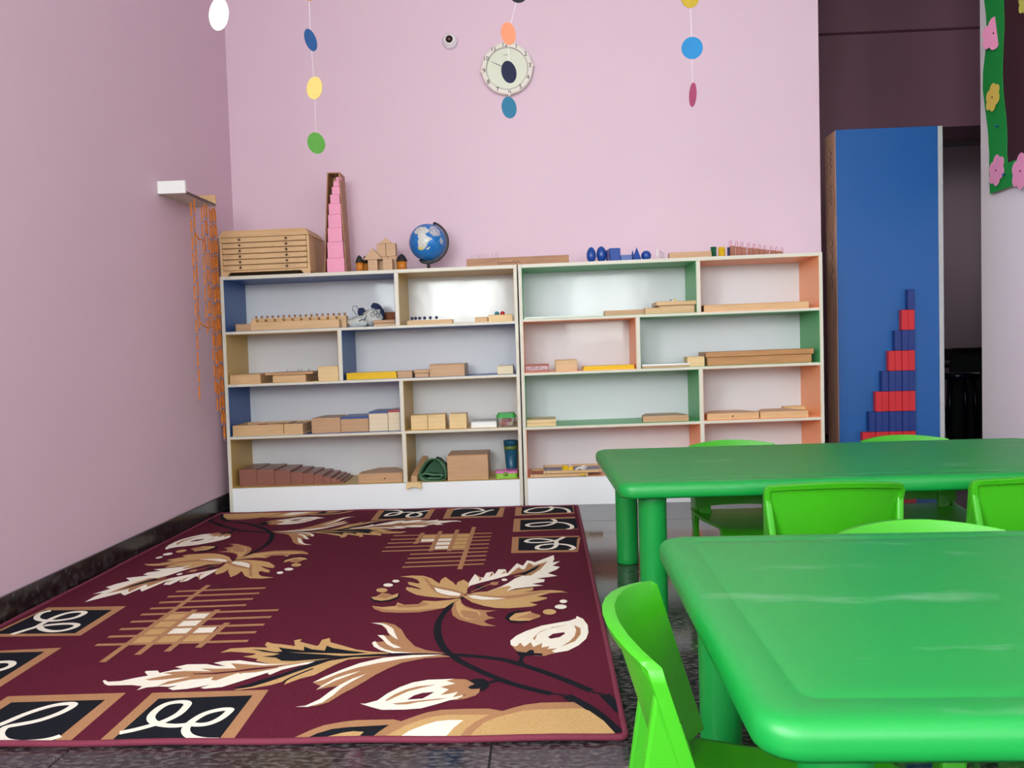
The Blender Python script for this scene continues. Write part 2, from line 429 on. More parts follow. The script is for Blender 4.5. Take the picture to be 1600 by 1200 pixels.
nm = ['largest pink cube, at the foot of the tower', 'second pink cube from the foot of the tower', 'third pink cube from the foot of the tower', 'fourth pink cube from the foot of the tower', 'middle pink cube of the nine in the tower', 'fourth pink cube from the top of the tower', 'third pink cube from the top of the tower', 'second smallest pink cube, just under the topmost one', 'smallest pink cube, topmost of the tower']
pc = Bp(0, 0, 0)
base_p, _ = spot(506, 542, 424, V, TOP)
for (a, b, hh), lb in zip(cub, nm):
    ua = uw(340+a/5, 240+ (920-zc/k*5)/5, V+.004)[0]; ub = uw(340+b/5, 240+(920-zc/k*5)/5, V+.004)[0]
    s = ub-ua; hz = hh/5*k
    o = MB().box(-s/2, s/2, 0, min(s, .09), 0, hz-.0004, bev=.001).build('pink_cube', M_PINKC, None, Bp((ua+ub)/2, V+.004, TOP+LIN+zc), ROT)
    tag(o, lb, 'block', 'pink tower cubes'); zc += hz
# blocks: cubes, roofs, cylinders with dark cone tops
def zpix(a, b, c, d): return 340+a/5, 340+b/5, 240+c/5, 240+d/5
def blk(label, a, b, z0, z1, v, kind='cube', m=None, dep=None, name='wooden_block'):
    m = m or M_BEECH3; k = mpx(v)
    ua = uw(340+a/5, 420, v)[0]; ub = uw(340+b/5, 420, v)[0]; s = ub-ua; zz0 = (913-z0)/5*k; zz1 = (913-z1)/5*k; dep = dep or .045
    mb = MB()
    if kind == 'cube': mb.box(-s/2, s/2, 0, dep, 0, zz1-zz0, bev=.001)
    else: mb.prism([(-s/2, 0), (s/2, 0), (0, zz1-zz0)], 0, dep)
    o = mb.build(name, m, None, Bp((ua+ub)/2, v, TOP+LIN+zz0), ROT); return tag(o, label, 'block', 'building blocks on the left bookcase')
blk('upright wooden block forming the left post of the block house', 1175, 1250, 913, 821, .05)
blk('low wooden block forming the right post of the block house', 1293, 1366, 913, 818, .05)
blk('large wooden roof prism on the front left block post', 1140, 1288, 820, 730, .047, 'roof')
blk('wooden block at the back right of the block house', 1335, 1402, 913, 792, .10)
blk('wooden block behind the doorway of the block house', 1248, 1333, 913, 792, .10)
blk('left cube of the upper storey of the block house', 1248, 1318, 791, 691, .10)
blk('right cube of the upper storey of the block house', 1321, 1396, 791, 691, .10)
blk('small wooden roof prism topping the block house', 1268, 1372, 690, 645, .10, 'roof')
def turret(a, b, v, label):
    k = mpx(v); ua = uw(340+a/5, 420, v)[0]; ub = uw(340+b/5, 420, v)[0]; s = (ub-ua)/2
    r = empty('toy_turret', Bp((ua+ub)/2, v+s, TOP+LIN), ROT); tag(r, label, 'block', 'amber turrets by the block house')
    MB().lathe([(s, 0), (s, 72/5*k)], 18).build('drum', M_AMBER, r)
    MB().lathe([(s*1.18, 73/5*k), (s*1.18, 76/5*k), (s*.62, 118/5*k), (s*.12, 132/5*k)], 18).build('cone_roof', M_DARKW if False else M_BLACK, r)
turret(1077, 1133, .035, 'amber wooden turret with black cone top, leftmost of three')
turret(1130, 1172, .085, 'amber turret with black top half hidden behind the left one')
turret(1397, 1473, .05, 'wider amber turret with black top, right of the block house')
# globe
V = .14; k = mpx(V)
gp = Bp(uw(668.5, 377, V)[0], V, TOP+LIN)
r = empty('globe', gp, ROT); tag(r, 'blue school globe on a black stand, on top of the left bookcase', 'globe')
gz = (421.5-377)*k; gr = 28.8*k
mb = MB(); nu, nv = 120, 60
vs = []; fs = []; mi = []
AF = [(205, 330), (240, 270), (300, 245), (380, 250), (430, 300), (435, 340), (390, 368), (400, 400), (450, 425), (490, 440), (495, 460), (440, 482), (415, 520), (405, 560), (370, 590), (330, 610), (270, 600), (264, 560), (276, 520), (262, 490), (285, 450), (270, 400), (280, 370), (240, 362)]
SA = [(264, 570), (350, 565), (345, 600), (330, 610), (270, 600)]
MD = [(395, 605), (400, 582), (455, 565), (440, 590), (410, 612)]
AS = [(440, 300), (470, 235), (530, 250), (590, 310), (610, 380), (560, 410), (500, 400), (465, 370), (445, 335)]
AU = [(590, 470), (610, 420), (640, 470), (620, 540)]
def inside(p, poly):
    c = False; j = len(poly)-1
    for i in range(len(poly)):
        (xi, yi), (xj, yj) = poly[i], poly[j]
        if (yi > p[1]) != (yj > p[1]) and p[0] < (xj-xi)*(p[1]-yi)/(yj-yi)+xi: c = not c
        j = i
    return c
for j in range(nv+1):
    for i in range(nu):
        th = PI*j/nv; ph = 2*PI*i/nu
        vs.append((gr*math.sin(th)*math.cos(ph), gr*math.sin(th)*math.sin(ph), gr*math.cos(th)))
for j in range(nv):
    for i in range(nu):
        q = (j*nu+i, j*nu+(i+1) % nu, (j+1)*nu+(i+1) % nu, (j+1)*nu+i); fs.append(q)
        c = sum((Vector(vs[t]) for t in q), Vector())/4; m_ = 0
        if c.y < .001:
            P_ = (385+c.x/gr*288, 465-c.z/gr*288)
            if inside(P_, SA): m_ = 2
            elif inside(P_, AF) or inside(P_, MD): m_ = 1
            elif inside(P_, AS) or inside(P_, AU): m_ = 3
        elif inside((385-c.x/gr*240, 440-c.z/gr*240), AF): m_ = 3
        mi.append(m_)
mb.add(vs, fs, 0, True); mb.m = mi
mb.v = [(x, y, z+gz) for x, y, z in mb.v]
mb.build('sphere', [mat('globe_ocean', (28, 112, 190), .22, (36, 122, 198), (40, 40, 40)), mat('globe_land', (222, 218, 214), .25, (190, 200, 190), (90, 90, 90)), mat('globe_land_yellow', (216, 206, 110), .25), mat('globe_land_grey', (150, 160, 184), .25, (205, 200, 205), (80, 80, 80))], r)
mb = MB(); arc = []
for q in range(0, 19):
    a = math.radians(70-(70+112)*q/18); arc.append((gr*1.10*math.cos(a), 0, gz+gr*1.10*math.sin(a)))
mb.tube(arc, [.0062]*19, 8); mb.build('meridian_arm', M_BLACK, r)
mb = MB(); mb.lathe([(12.5*k, 0), (12.5*k, .003), (9*k, .008), (2.8*k, .014), (2.3*k, .03), (3*k, gz-gr*1.10-.004)], 24); mb.build('stand_base', M_BLACK, r)
mb = MB(); mb.tube([(-14*k, 0, gz-gr*.93), (-10*k, 0, gz-gr*1.0), (0, 0, gz-gr*1.12), (8*k, 0, gz-gr*1.08)], [.004, .006, .006, .005], 8); mb.build('cradle', M_BLACK, r)
MB().lathe([(.004, -.012), (.004, 0)], 10, 0, M=Matrix.Translation((gr*.377, 0, gz+gr*1.04))).build('pivot_cap', M_BLACK, r)
# plank with pins
V = .06; k = mpx(V)
r, w_ = thing('wooden_plank', 'reddish wooden plank with scrawled writing, bridging the two bookcases', 'plank', 729, 889, 408, V, TOP)
h = w_/2; H = 13.6*k
MB().box(-h, h, 0, .05, 0, H, bev=.001).build('body', M_OAKD, r)
mb = MB(); x = -.21*w_
for i in range(46):
    pass
pts = []
for i in range(90):
    u_ = i/89; pts.append((-.2*w_+.23*w_*u_, -.0003, H*(.36+.17*math.sin(u_*38)*(.5+.5*math.sin(u_*9+1))+.12*u_)))
MB().tube(pts, .0010, 4).build('handwriting', M_INK, r)
mb = MB()
for i, f in enumerate((-.92, -.87, -.80, -.76, -.72, -.67, -.63, -.58, -.5, -.45, -.42, -.38)):
    mb.tube([(f*h, .04, H), (f*h+.0006*((i % 3)-1), .042, H+.022+.004*(i % 3))], .0007, 5)
o = mb.build('pins', M_METAL, r); tag(o, kind='stuff')
# blue geometric solids   (crop offset 780,380 scale 5)
def solid(nm_, label, a, b, v):
    ua = uw(780+a/5, 400, v)[0]; ub = uw(780+b/5, 400, v)[0]
    return nm_, label, (ua+ub)/2, ub-ua
def put(mb, nm_, label, u, v, m=M_BLUE, cat='block', grp='blue geometric solids'):
    o = mb.build(nm_, m, None, Bp(u, v, TOP+LIN), ROT); return tag(o, label, cat, grp)
V = .04; k = mpx(V)
for nm_, lb, a, b, hh, v in (('blue_egg', 'blue lacquered egg shape, leftmost of the blue solids', 685, 760, 120, .03), ('blue_ellipsoid', 'tall blue lacquered ellipsoid beside the blue egg', 762, 842, 128, .06)):
    _, _, u, s = solid(nm_, lb, a, b, v); hz = hh/5*mpx(v)
    prof = []
    for q in range(15):
        t_ = PI*q/14; z = hz*.5*(1-math.cos(t_)); rr = s/2*math.sin(t_)*(1+(.12*math.cos(t_) if 'egg' in nm_ else 0)); prof.append((max(rr, 1e-5), z))
    put(MB().lathe(prof, 24, cap=False), nm_, lb, u, v+s/2)
_, _, u, s = solid('', '', 836, 866, .10); put(MB().lathe([(s/2, 0), (s/2, 98/5*mpx(.1))], 24), 'blue_cylinder', 'dark blue cylinder half hidden behind the ellipsoid', u, .11)
_, _, u, s = solid('', '', 866, 950, .05); hz = 104/5*mpx(.05)
mb = MB(); mb.box(-s/2, s/2, 0, s, 0, hz, bev=.0015, M=Matrix.Rotation(math.radians(10), 4, 'Z')); put(mb, 'blue_cube', 'large blue cube turned slightly, in the middle of the solids', u, .05)
_, _, u, s = solid('', '', 950, 1038, .05); put(MB().box(-s/2, s/2, 0, .05, 0, 46/5*mpx(.05), bev=.0015), 'blue_cuboid', 'low blue cuboid right of the large blue cube', u, .045)
_, _, u, s = solid('', '', 1030, 1062, .09); put(MB().lathe([(s/2*1.4, 0), (.0004, 92/5*mpx(.09))], 24), 'blue_cone', 'slim blue cone behind the blue pyramid', u, .105)
_, _, u, s = solid('', '', 1042, 1112, .05); hz = 106/5*mpx(.05); mb = MB(); q = s/2; mb.add([(-q, 0, 0), (q, 0, 0), (q, s, 0), (-q, s, 0), (0, q, hz)], [(3, 2, 1, 0), (0, 1, 4), (1, 2, 4), (2, 3, 4), (3, 0, 4)]); put(mb, 'blue_pyramid', 'pointed blue pyramid left of the blue ball', u, .04)
_, _, u, s = solid('', '', 1113, 1193, .05); put(MB().ball((0, 0, s/2), s/2, 24), 'blue_ball', 'round blue ball, rightmost of the blue solids', u, .05+s/2)
# white stick and thin glass rods
k = mpx(.05); u = uw(780+1234/5, 400, .05)[0]
put(MB().lathe([(.0028, 0), (.0028, 84/5*k), (.001, 88/5*k)], 10), 'white_stick', 'thin white stick standing upright right of the blue ball', u, .05, M_WHITE, 'stick', None)
for i, xx in enumerate((1258, 1270, 1283, 1296)):
    u = uw(780+xx/5, 400, .1)[0]; put(MB().lathe([(.0009, 0), (.0009, (82-5*i)/5*mpx(.1))], 6), 'wire_rod', ('first', 'second', 'third', 'last')[i]+' thin upright wire rod right of the white stick', u, .1+.012*i, M_METAL, 'rod', 'thin wire rods on the right bookcase')
box_item('tan wooden box with slanted ends on top of the right bookcase', 1046, 1112, 400, 9.5, .03, TOP, .13, M_BEECH3, cham=.03)
# bead stacks and hook rack (crop offset 1020,360)
def beadstack(a, b, z1, v, m, label):
    k = mpx(v); ua = uw(1020+a/5, 390, v)[0]; ub = uw(1020+b/5, 390, v)[0]; s = (ub-ua)/2; H = z1/5*k; n = 8
    r = empty('bead_stack', Bp((ua+ub)/2, v+s, TOP+LIN), ROT); tag(r, label, 'beads', 'stacked bead rings on the right bookcase')
    for i in range(n):
        MB().lathe([(s*.55, 0), (s*.95, H/n*.2), (s, H/n*.5), (s*.95, H/n*.8), (s*.55, H/n)], 14).build('ring', m, r, (0, 0, i*H/n))
beadstack(455, 505, 84, .05, mat('dark_green_beads', (14, 96, 60), .35), 'upright stack of dark green bead rings')
beadstack(515, 573, 80, .05, M_YEL, 'upright stack of yellow bead rings')
beadstack(583, 607, 76, .06, M_NAVY, 'narrow stack of dark blue bead rings beside the hook rack')
V = .06; k = mpx(V)
r, w_ = thing('bead_rack', 'wooden rack of brown bead rows with ten red wire loops', 'bead rack', 1020+606/5, 1020+1032/5, 393, V, TOP)
h = w_/2
lx = (612, 660, 700, 752, 795, 840, 878, 928, 970, 1013)
MB().box(-h-.002, h+.004, -.004, .03, 0, .004, bev=.0008).build('base', M_OAKD, r)
M_BEAD = mat('brown_beads', (168, 104, 58), .35); M_LOOP = mat('red_wire', (188, 72, 84), .35)
for i, xx in enumerate(lx):
    x = -h+(xx-606)/(1032-606)*w_; zb = (78-6.6*i)/5*k; zl = (128-8.0*i)/5*k*.98
    mb = MB()
    nb = max(1, int(round(zb/.0055)))
    for c in range(4 if i < 9 else 1):
        for q in range(nb): mb.ball((x+.0064*c, .008, .004+zb*(q+.5)/nb), .0034, 6)
    o = mb.build('bead_row', M_BEAD, r); tag(o, kind='stuff')
    MB().tube([(x-.0045, .006, .004), (x-.0045, .006, zl-.005), (x-.003, .006, zl-.001), (x, .006, zl), (x+.003, .006, zl-.001), (x+.0045, .006, zl-.005), (x+.0045, .006, .004)], .0011, 5).build('wire_loop', M_LOOP, r)

# ------------------------------------------------------------------ row 1
A, B_, C_, K_ = R1; A2, B2, C2, K2 = R2
box_item('small tan box at the left end of the blue top compartment', 368, 392, 510, 12, .06, A, .1, M_BEECH3)
def cyl_block(label, px0, px1, hpx, v, dep, n, rad):
    k = mpx(v); r, w_ = thing('cylinder_block', label, 'block', px0, px1, 505, v, A, 'knobbed cylinder blocks'); h = w_/2; H = hpx*k
    MB().box(-h, h, 0, dep, 0, H, bev=.0015).build('body', M_BEECH, r)
    for i in range(n):
        x = -h+w_*(i+.6)/n
        MB().lathe([(.0035, 0), (.003, .004), (.0068, .008), (.005, .0135), (.0005, .0145)], 10).build('knob', M_OAKD, r, (x, dep*.5, H))
cyl_block('long wooden block with a row of knobs, front one of two in the blue compartment', 391, 530, 13.5, .02, .045, 10, 1)
cyl_block('long wooden block with knobs, behind the front knobbed block', 393, 541, 19.5, .07, .05, 17, 1)
# drawstring cloth bag
V = .08; k = mpx(V)
r, w_ = thing('drawstring_bag', 'crumpled white cloth bag with navy drawstrings in the blue top compartment', 'bag', 542, 600, 500, V, A)
def crumple(mb, c, rad, sx, sy, sz, seed, mi=0):
    rnd = random.Random(seed); n = 18; m_ = 10; vs = []; fs = []
    ph = [rnd.uniform(0, 6.28) for _ in range(8)]
    for j in range(m_+1):
        for i in range(n):
            t_ = PI*j/m_; a = 2*PI*i/n
            d = 1+.14*math.sin(3*a+ph[0]+2*t_)+.11*math.sin(5*a-3*t_+ph[1])+.09*math.sin(7*a+4*t_+ph[2])+.06*rnd.uniform(-1, 1)
            x = c[0]+rad*sx*d*math.sin(t_)*math.cos(a); y = c[1]+rad*sy*d*math.sin(t_)*math.sin(a); z = max(c[2]-rad*sz*d*math.cos(t_), 0)
            vs.append((x, y, z))
    for j in range(m_):
        for i in range(n): fs.append((j*n+i, j*n+(i+1) % n, (j+1)*n+(i+1) % n, (j+1)*n+i))
    return mb.add(vs, fs, mi, True)
M_CLOTH = mat('white_cloth', (206, 208, 204), .9, bump=.25, bscale=60); M_NCL = mat('navy_cloth', (34, 44, 80), .9)
mb = MB(); crumple(mb, (-.04, .03, .024), .045, 1.1, .7, .62, 3); crumple(mb, (.03, .04, .045), .05, 1.0, .7, .78, 4); mb.build('bag_body', M_CLOTH, r)
mb = MB(); crumple(mb, (-.028, .05, .075), .022, .9, .5, .85, 5); crumple(mb, (.04, .07, .095), .026, 1.0, .5, .75, 6); crumple(mb, (.072, .05, .05), .022, .6, .6, 1.6, 8); mb.build('navy_lining', M_NCL, r)
mb = MB(); mb.tube([(-.045, .02, .06), (-.062, .0, .088), (-.055, -.004, .104), (-.04, 0, .103), (-.036, .02, .09)], .0014, 6); mb.tube([(-.03, -.012, .03), (0, -.014, .04), (.01, -.01, .055), (-.004, -.012, .028)], .0016, 6)
for c in ((.05, .07), (.062, .055), (.036, .06)):
    mb.tube([(c[0]+.009*math.cos(q), -.001, c[1]+.011*math.sin(q)) for q in [i*PI/5 for i in range(10)]], .0012, 5, closed=True)
mb.build('drawstring', M_NCL, r)
r, w_, H_, d_ = box_item('small brown wicker basket at the right end of the blue top compartment', 600, 619, 500, 23, .19, A, .09, wood('wicker', (150, 84, 48), (96, 52, 32), .7, (120, 120, 160)), name='wicker_basket', cat='basket', open_top=True)
mb = MB()
for j in range(5): mb.tube([(-w_/2-.001, -.001, H_*(.1+.2*j)), (w_/2+.001, -.001, H_*(.1+.2*j))], .0022, 6)
for j in range(7): mb.tube([(-w_/2+w_*j/6, -.002, 0), (-w_/2+w_*j/6, -.002, H_)], .0016, 5)
mb.build('woven_band', wood('wicker_light', (184, 112, 66), (140, 80, 46), .7), r)
box_item('flat wooden box below another, in front of the wicker basket', 584, 618, 505, 5, .05, A, .1, M_BEECH)
r, *_ = box_item('thin wooden tray lying on a flat box, before the wicker basket', 583, 617, 500, 4.6, .046, A+5.1*mpx(.05), .105, M_BEECH3)
# peg base with navy beads
V = .05; k = mpx(V)
r, w_ = thing('peg_base', 'low wooden peg base in the sand yellow top compartment', 'peg board', 636, 707, 503, V, A); h = w_/2
MB().box(-h, h, 0, .06, 0, 7*k, bev=.001).build('base', M_BEECH, r)
for i, (xx, lb) in enumerate(zip((312, 340, 372, 411, 456, 504), ('first', 'second', 'third', 'fourth', 'fifth', 'last'))):
    x = -h+(580+xx/5-636)/(707-636)*w_
    MB().lathe([(.001, 7*k), (.001, 8.2*k)], 6).build('peg', M_METAL, r, (x, .03, 0))
    o = MB().ball((0, 0, 2.5*k), 2.5*k, 14).build('navy_ball', M_NAVY, None, Bp(uw(580+xx/5, 497, V)[0], V+.03, A+LIN+8.2*k), ROT); tag(o, lb+' navy ball from the left on the low peg base', 'ball', 'navy balls on the peg base')
box_item('small beech box left of the pale box, sand yellow top compartment', 742, 762, 500, 8.4, .06, A, .1, M_BEECH)
box_item('pale wooden box at the right end of the sand yellow top compartment', 763, 801, 498, 11, .05, A, .07, M_BEECH2)
for xx, c, lb in ((982, mat('teal_paint', (30, 120, 136), .4), 'teal ball behind the pale box in the sand yellow compartment'), (1026, M_RED, 'red ball behind the pale box in the sand yellow compartment')):
    V = .15; k = mpx(V); o = MB().ball((0, 0, .0255), .012, 16).build('toy_ball', c, None, Bp(uw(580+xx/5, 490, V)[0], V, A+LIN), ROT)
    o.data.transform(Matrix.Translation((0, 0, -.0135))); o.location.z += .03; tag(o, lb, 'ball')
box_item('wooden rest under the teal and red balls, behind the pale box', 770, 792, 492, 9.2, .13, A, .04, M_BEECH2, name='ball_rest')
# unit 2 row 1
r, w_, H_, d_ = box_item('thin white sheet lying flat in the green top compartment', 819, 943, 497, 2.6, .02, A2, .22, M_WHITE, name='glass_sheet', cat='tray')
box_item('flat tan board with slanted ends in the green top compartment', 945, 1012, 490, 8.3, .05, A2, .2, M_BEECH3, cham=.04, name='flat_board', cat='board')
box_item('beech box left of the dovetailed box in the green top compartment', 1008, 1034, 487, 9.5, .02, A2, .1, M_BEECH)
r, w_, H_, d_ = box_item('dovetailed beech box with an overhanging lid in the green compartment', 1026, 1091, 485, 18.5, .012, A2, .17, M_BEECH, lid=6.2, overhang=.012)
mb = MB()
for s in (-1, 1):
    for q in range(4): mb.box(s*(w_/2-.012)-.005, s*(w_/2-.012)+.005, .0113, .014, .004+q*.008, .0075+q*.008)
mb.build('dovetail', M_DARKW, r)
V = .05; k = mpx(V)
pz = A2+18.6*mpx(.012)
r = empty('shallow_dish', Bp(uw(1054, 470, V)[0], V+.04, pz+LIN), ROT); tag(r, 'shallow white dish on the lid of the dovetailed box', 'dish')
MB().lathe([(.016, 0), (.028, .003), (.0295, .006), (.027, .006), (.015, .0025)], 24).build('dish', M_WHITE, r)
MB().ball((.008, 0, .009), .007, 12, sz=.7).build('yellow_piece', M_YEL, r); MB().ball((-.012, 0, .008), .006, 12, sz=.7).build('dark_piece', M_NAVY, r)
r, w_, H_, d_ = box_item('long beech box filling the orange top compartment', 1100, 1264, 480, 10.8, .03, A2, .16, M_BEECH)
MB().box(-w_/2-.0012, -w_/2, .004, d_-.004, 0, H_-.004).build('dark_end', M_DARKW, r)
# ------------------------------------------------------------------ row 2
r, w_, H_, d_ = box_item('beech box at the left of the sand yellow second row', 359, 407, 592, 15, .01, B_, .25, M_BEECH)
r, w_, H_, d_ = box_item('beech box under a knobbed board in the second row', 426, 478, 592, 12, .015, B_, .22, M_BEECH)
r, w2, H2, d2 = box_item('thin wooden board with four knobs lying on a beech box', 414, 489, 583, 3.8, .008, B_+H_, .2, M_BEECH3, name='knob_board', cat='board')
for xx in (-.3, .17, .3, .62): MB().lathe([(.0014, 0), (.0014, .006), (.003, .009), (.0005, .012)], 8).build('knob', M_METAL, r, (xx*w2/2, .09, H2))
box_item('square pale wooden box beside the divider of the second row', 497, 529, 582, 23, .01, B_, .12, M_BEECH2)
V = .012
for i in range(4):
    box_item(('bottom', 'second lowest', 'second highest', 'topmost')[i]+' yellow board of the stack in the blue second row', 541, 620-(i == 3), 588, 2.6, V, B_+i*2.7*mpx(V), .16, M_YEL, name='yellow_board', cat='board', group='yellow boards in the blue second row')
box_item('small pinkish tan box right of the yellow boards', 621, 644, 583, 11, .015, B_, .1, M_BEECH3)
box_item('small lidded tan box before the large tan box, blue second row', 647, 671, 583, 12, .018, B_, .1, M_BEECH3, lid=5, overhang=.003)
box_item('large tan box in the middle of the blue second row', 671, 726, 578, 19.5, .014, B_, .2, M_BEECH3, lidm=M_BEECH3)
box_item('pale box at the right end of the blue second row', 777, 802, 576, 13.5, .03, B_, .15, wood('whitish_pine', (226, 210, 176), (214, 196, 160)))
r, w_, H_, d_ = box_item('flat red framed glass case at the left of the orange second row', 820, 858, 575, 12.5, .02, B2, .1, mat('red_brown_frame', (168, 92, 78), .4), name='glass_case', cat='case')
MB().box(-w_/2+.006, w_/2-.003, -.001, .0, .010, H_-.010).build('pane', mat('pale_glass', (214, 190, 196), .1, (150, 110, 116), (60, 60, 60)), r)
box_item('tan wooden box in the middle of the orange second row', 868, 902, 572, 18, .03, B2, .14, M_BEECH)
for i in range(2): box_item(('lower', 'upper')[i]+' yellow board lying in the orange second row', 911+i, 992-i, 576, 3.2, .02, B2+i*3.3*mpx(.02), .14, M_YEL, name='yellow_board', cat='board', group='yellow boards in the orange second row')
box_item('thin tray with a white top in the green second row', 1003, 1078, 573, 6, .008, B2, .2, M_BEECH3, lid=2.8, lidm=M_WHITE, name='thin_tray', cat='tray')
box_item('square pale box at the end of the thin white tray', 1074, 1101, 566, 15.5, .012, B2, .1, M_BEECH2)
r, w_, H_, d_ = box_item('long lidded wooden box filling the green second row', 1103, 1272, 560, 21.5, .012, B2, .18, wood('golden_wood', (190, 136, 84), (170, 116, 68)), lid=8, overhang=.008)
# ------------------------------------------------------------------ row 3
box_item('thin pale board lying under the two open trays of the third row', 363, 474, 678, 2.2, .006, C_, .2, M_BEECH2, name='thin_board', cat='board')
z3 = C_+2.3*mpx(.006)
def tray(label, px0, px1, hpx, pieces):
    r, w_, H_, d_ = box_item(label, px0, px1, 670, hpx, .007, z3, .2, M_BEECH, name='open_tray', cat='tray', open_top=True)
    return r, w_, H_
r, w_, H_ = tray('wide open wooden tray of coloured pieces in the third row', 363.5, 443, 15, 0)
for i, (fx, fy, c) in enumerate(((-.62, .06, M_RED), (-.28, .05, M_BLACK), (.08, .05, M_BLUE), (.45, .06, M_BEECH3), (-.6, .13, M_BEECH2), (-.2, .12, M_RED), (.2, .13, M_BEECH3), (.6, .13, M_OAKD))):
    MB().box(-.022, .022, 0, .045, 0, .034, bev=.003).build('tray_piece', c, r, (fx*w_/2*.95, fy, .005))
r, w_, H_ = tray('narrow open wooden tray right of the wide tray, third row', 444, 473, 15, 0)
for i, (fx, c) in enumerate(((-.5, M_BEECH3), (0, M_OAKD), (.5, M_BEECH))): MB().box(-.012, .012, 0, .13, 0, .036, bev=.003).build('tray_piece', c, r, (fx*w_/2*.9, .04, .005))
box_item('tan box with a slanted back in the blue third row', 487, 532, 662, 23.5, .04, C_, .2, M_BEECH3, cham=.015)
box_item('tan box with a blue lid in the blue third row', 532.5, 576, 662, 24, .04, C_, .2, M_BEECH3, lid=3, lidm=mat('blue_lid_paint', (56, 82, 150), .35))
box_item('tall whitish box with a blue lid in the third row', 576.5, 606, 656, 31, .03, C_, .2, wood('cream_box', (226, 208, 178), (216, 196, 164)), lid=2.6, lidm=mat('blue_lid_paint', (56, 82, 150), .35))
box_item('tall whitish box with a red lid beside the divider, third row', 606.5, 625, 654, 32, .03, C_, .2, wood('cream_box', (226, 208, 178), (216, 196, 164)), lid=2.6, lidm=mat('red_lid_paint', (186, 60, 70), .35))
box_item('cube box at the left of the sand yellow third row', 642, 668, 656, 22.8, .04, C_, .09, M_BEECH2)
box_item('cube box second from the left, sand yellow third row', 668.4, 696, 655, 23.2, .035, C_, .1, M_BEECH2)
box_item('cube box standing alone in the sand yellow third row', 702, 729, 655, 23, .035, C_, .1, M_BEECH2)
box_item('low white box left of the tub, sand yellow third row', 736, 776, 660, 10.8, .03, C_, .12, M_WHITE, lid=1.6, lidm=M_GREY, name='white_box')
V = .03; k = mpx(V)
r, w_ = thing('plastic_tub', 'clear plastic tub with a green lid, full of coloured balls', 'tub', 775.5, 806, 655, V, C_); h = w_/2
M_CLR = mat('clear_plastic', (246, 246, 246), .08, trans=.95)
mb = MB(); Hb = 14*k; dpt = .085
o_ = rrect(-h+.004, h-.004, 0, dpt, .014); i_ = rrect(-h+.0055, h-.0055, .0015, dpt-.0015, .0125); n_ = len(o_)
vs = [(x, y, 0) for x, y in o_]+[(x*1.02, y, Hb) for x, y in o_]+[(x*1.02, y, Hb) for x, y in i_]+[(x, y, .0015) for x, y in i_]
fs = []
for a in range(3):
    for i in range(n_): j = (i+1) % n_; fs.append((a*n_+i, a*n_+j, (a+1)*n_+j, (a+1)*n_+i))
fs += [tuple(range(n_))[::-1], tuple(range(3*n_, 4*n_))]
mb.add(vs, fs); mb.build('tub_wall', M_CLR, r)
M_LID = mat('green_lid', (52, 160, 66), .4)
mb = MB(); mb.prism(rrect(-h, h, -.004, dpt+.004, .017), Hb+.0004, Hb+.012, axis='z'); mb.prism(rrect(-h+.006, h-.006, .002, dpt-.002, .013), Hb+.012, Hb+.0225, axis='z'); mb.build('lid', M_LID, r)
cols = [(214, 106, 84), (196, 70, 74), (232, 150, 166), (238, 226, 176), (72, 96, 110), (206, 92, 60), (230, 130, 150)]
tb_, _ = spot(775.5, 806, 655, V, C_)
rnd = random.Random(2)
for j, (fx, fy, z) in enumerate(((-.58, .02, .0135), (-.18, .018, .0135), (.22, .019, .0135), (.6, .021, .0135), (-.45, .05, .0135), (0, .05, .0135), (.45, .05, .0135), (-.38, .028, .0315), (.42, .03, .0315), (.0, .03, .0325))):
    c = cols[j % 7]; o = MB().ball((0, 0, 0), .0115, 14).build('play_ball', mat('ball_%d_%d_%d' % c, c, .5), None, tb_+Vector((fx*(h-.012), fy, z-.0005)), ROT)
    nmz = ('orange red', 'crimson', 'pink', 'cream', 'slate', 'rust', 'rose')[j % 7]
    tag(o, nmz+' ball inside the clear tub, '+('lower layer, front left', 'lower layer, front, left of middle', 'lower layer, front, right of middle', 'lower layer, front right', 'lower layer, back left', 'lower layer, back middle', 'lower layer, back right', 'upper layer, left', 'upper layer, right', 'upper layer, middle')[j], 'ball', 'balls in the clear tub')
r, w_, H_, d_ = box_item('flat two part box at the left of the green third row', 823, 869, 660, 10.5, .006, C2, .17, M_BEECH2, lid=5)
box_item('flat box with slanted end at the right of the green third row', 1005, 1076, 653, 9, .04, C2, .17, M_BEECH3, cham=.03)
box_item('flat beech box with a knob hole in the orange third row', 1105, 1186, 649, 9.6, .04, C2, .18, M_BEECH, cham=.05, knob=(-.02, .5))
box_item('flat beech box with clipped corners in the orange third row', 1188, 1263, 648, 9.6, .04, C2, .18, M_BEECH, cham=.05)
box_item('pale flat box at the right end of the orange third row', 1226, 1269, 645, 11, .23, C2, .06, M_BEECH2)
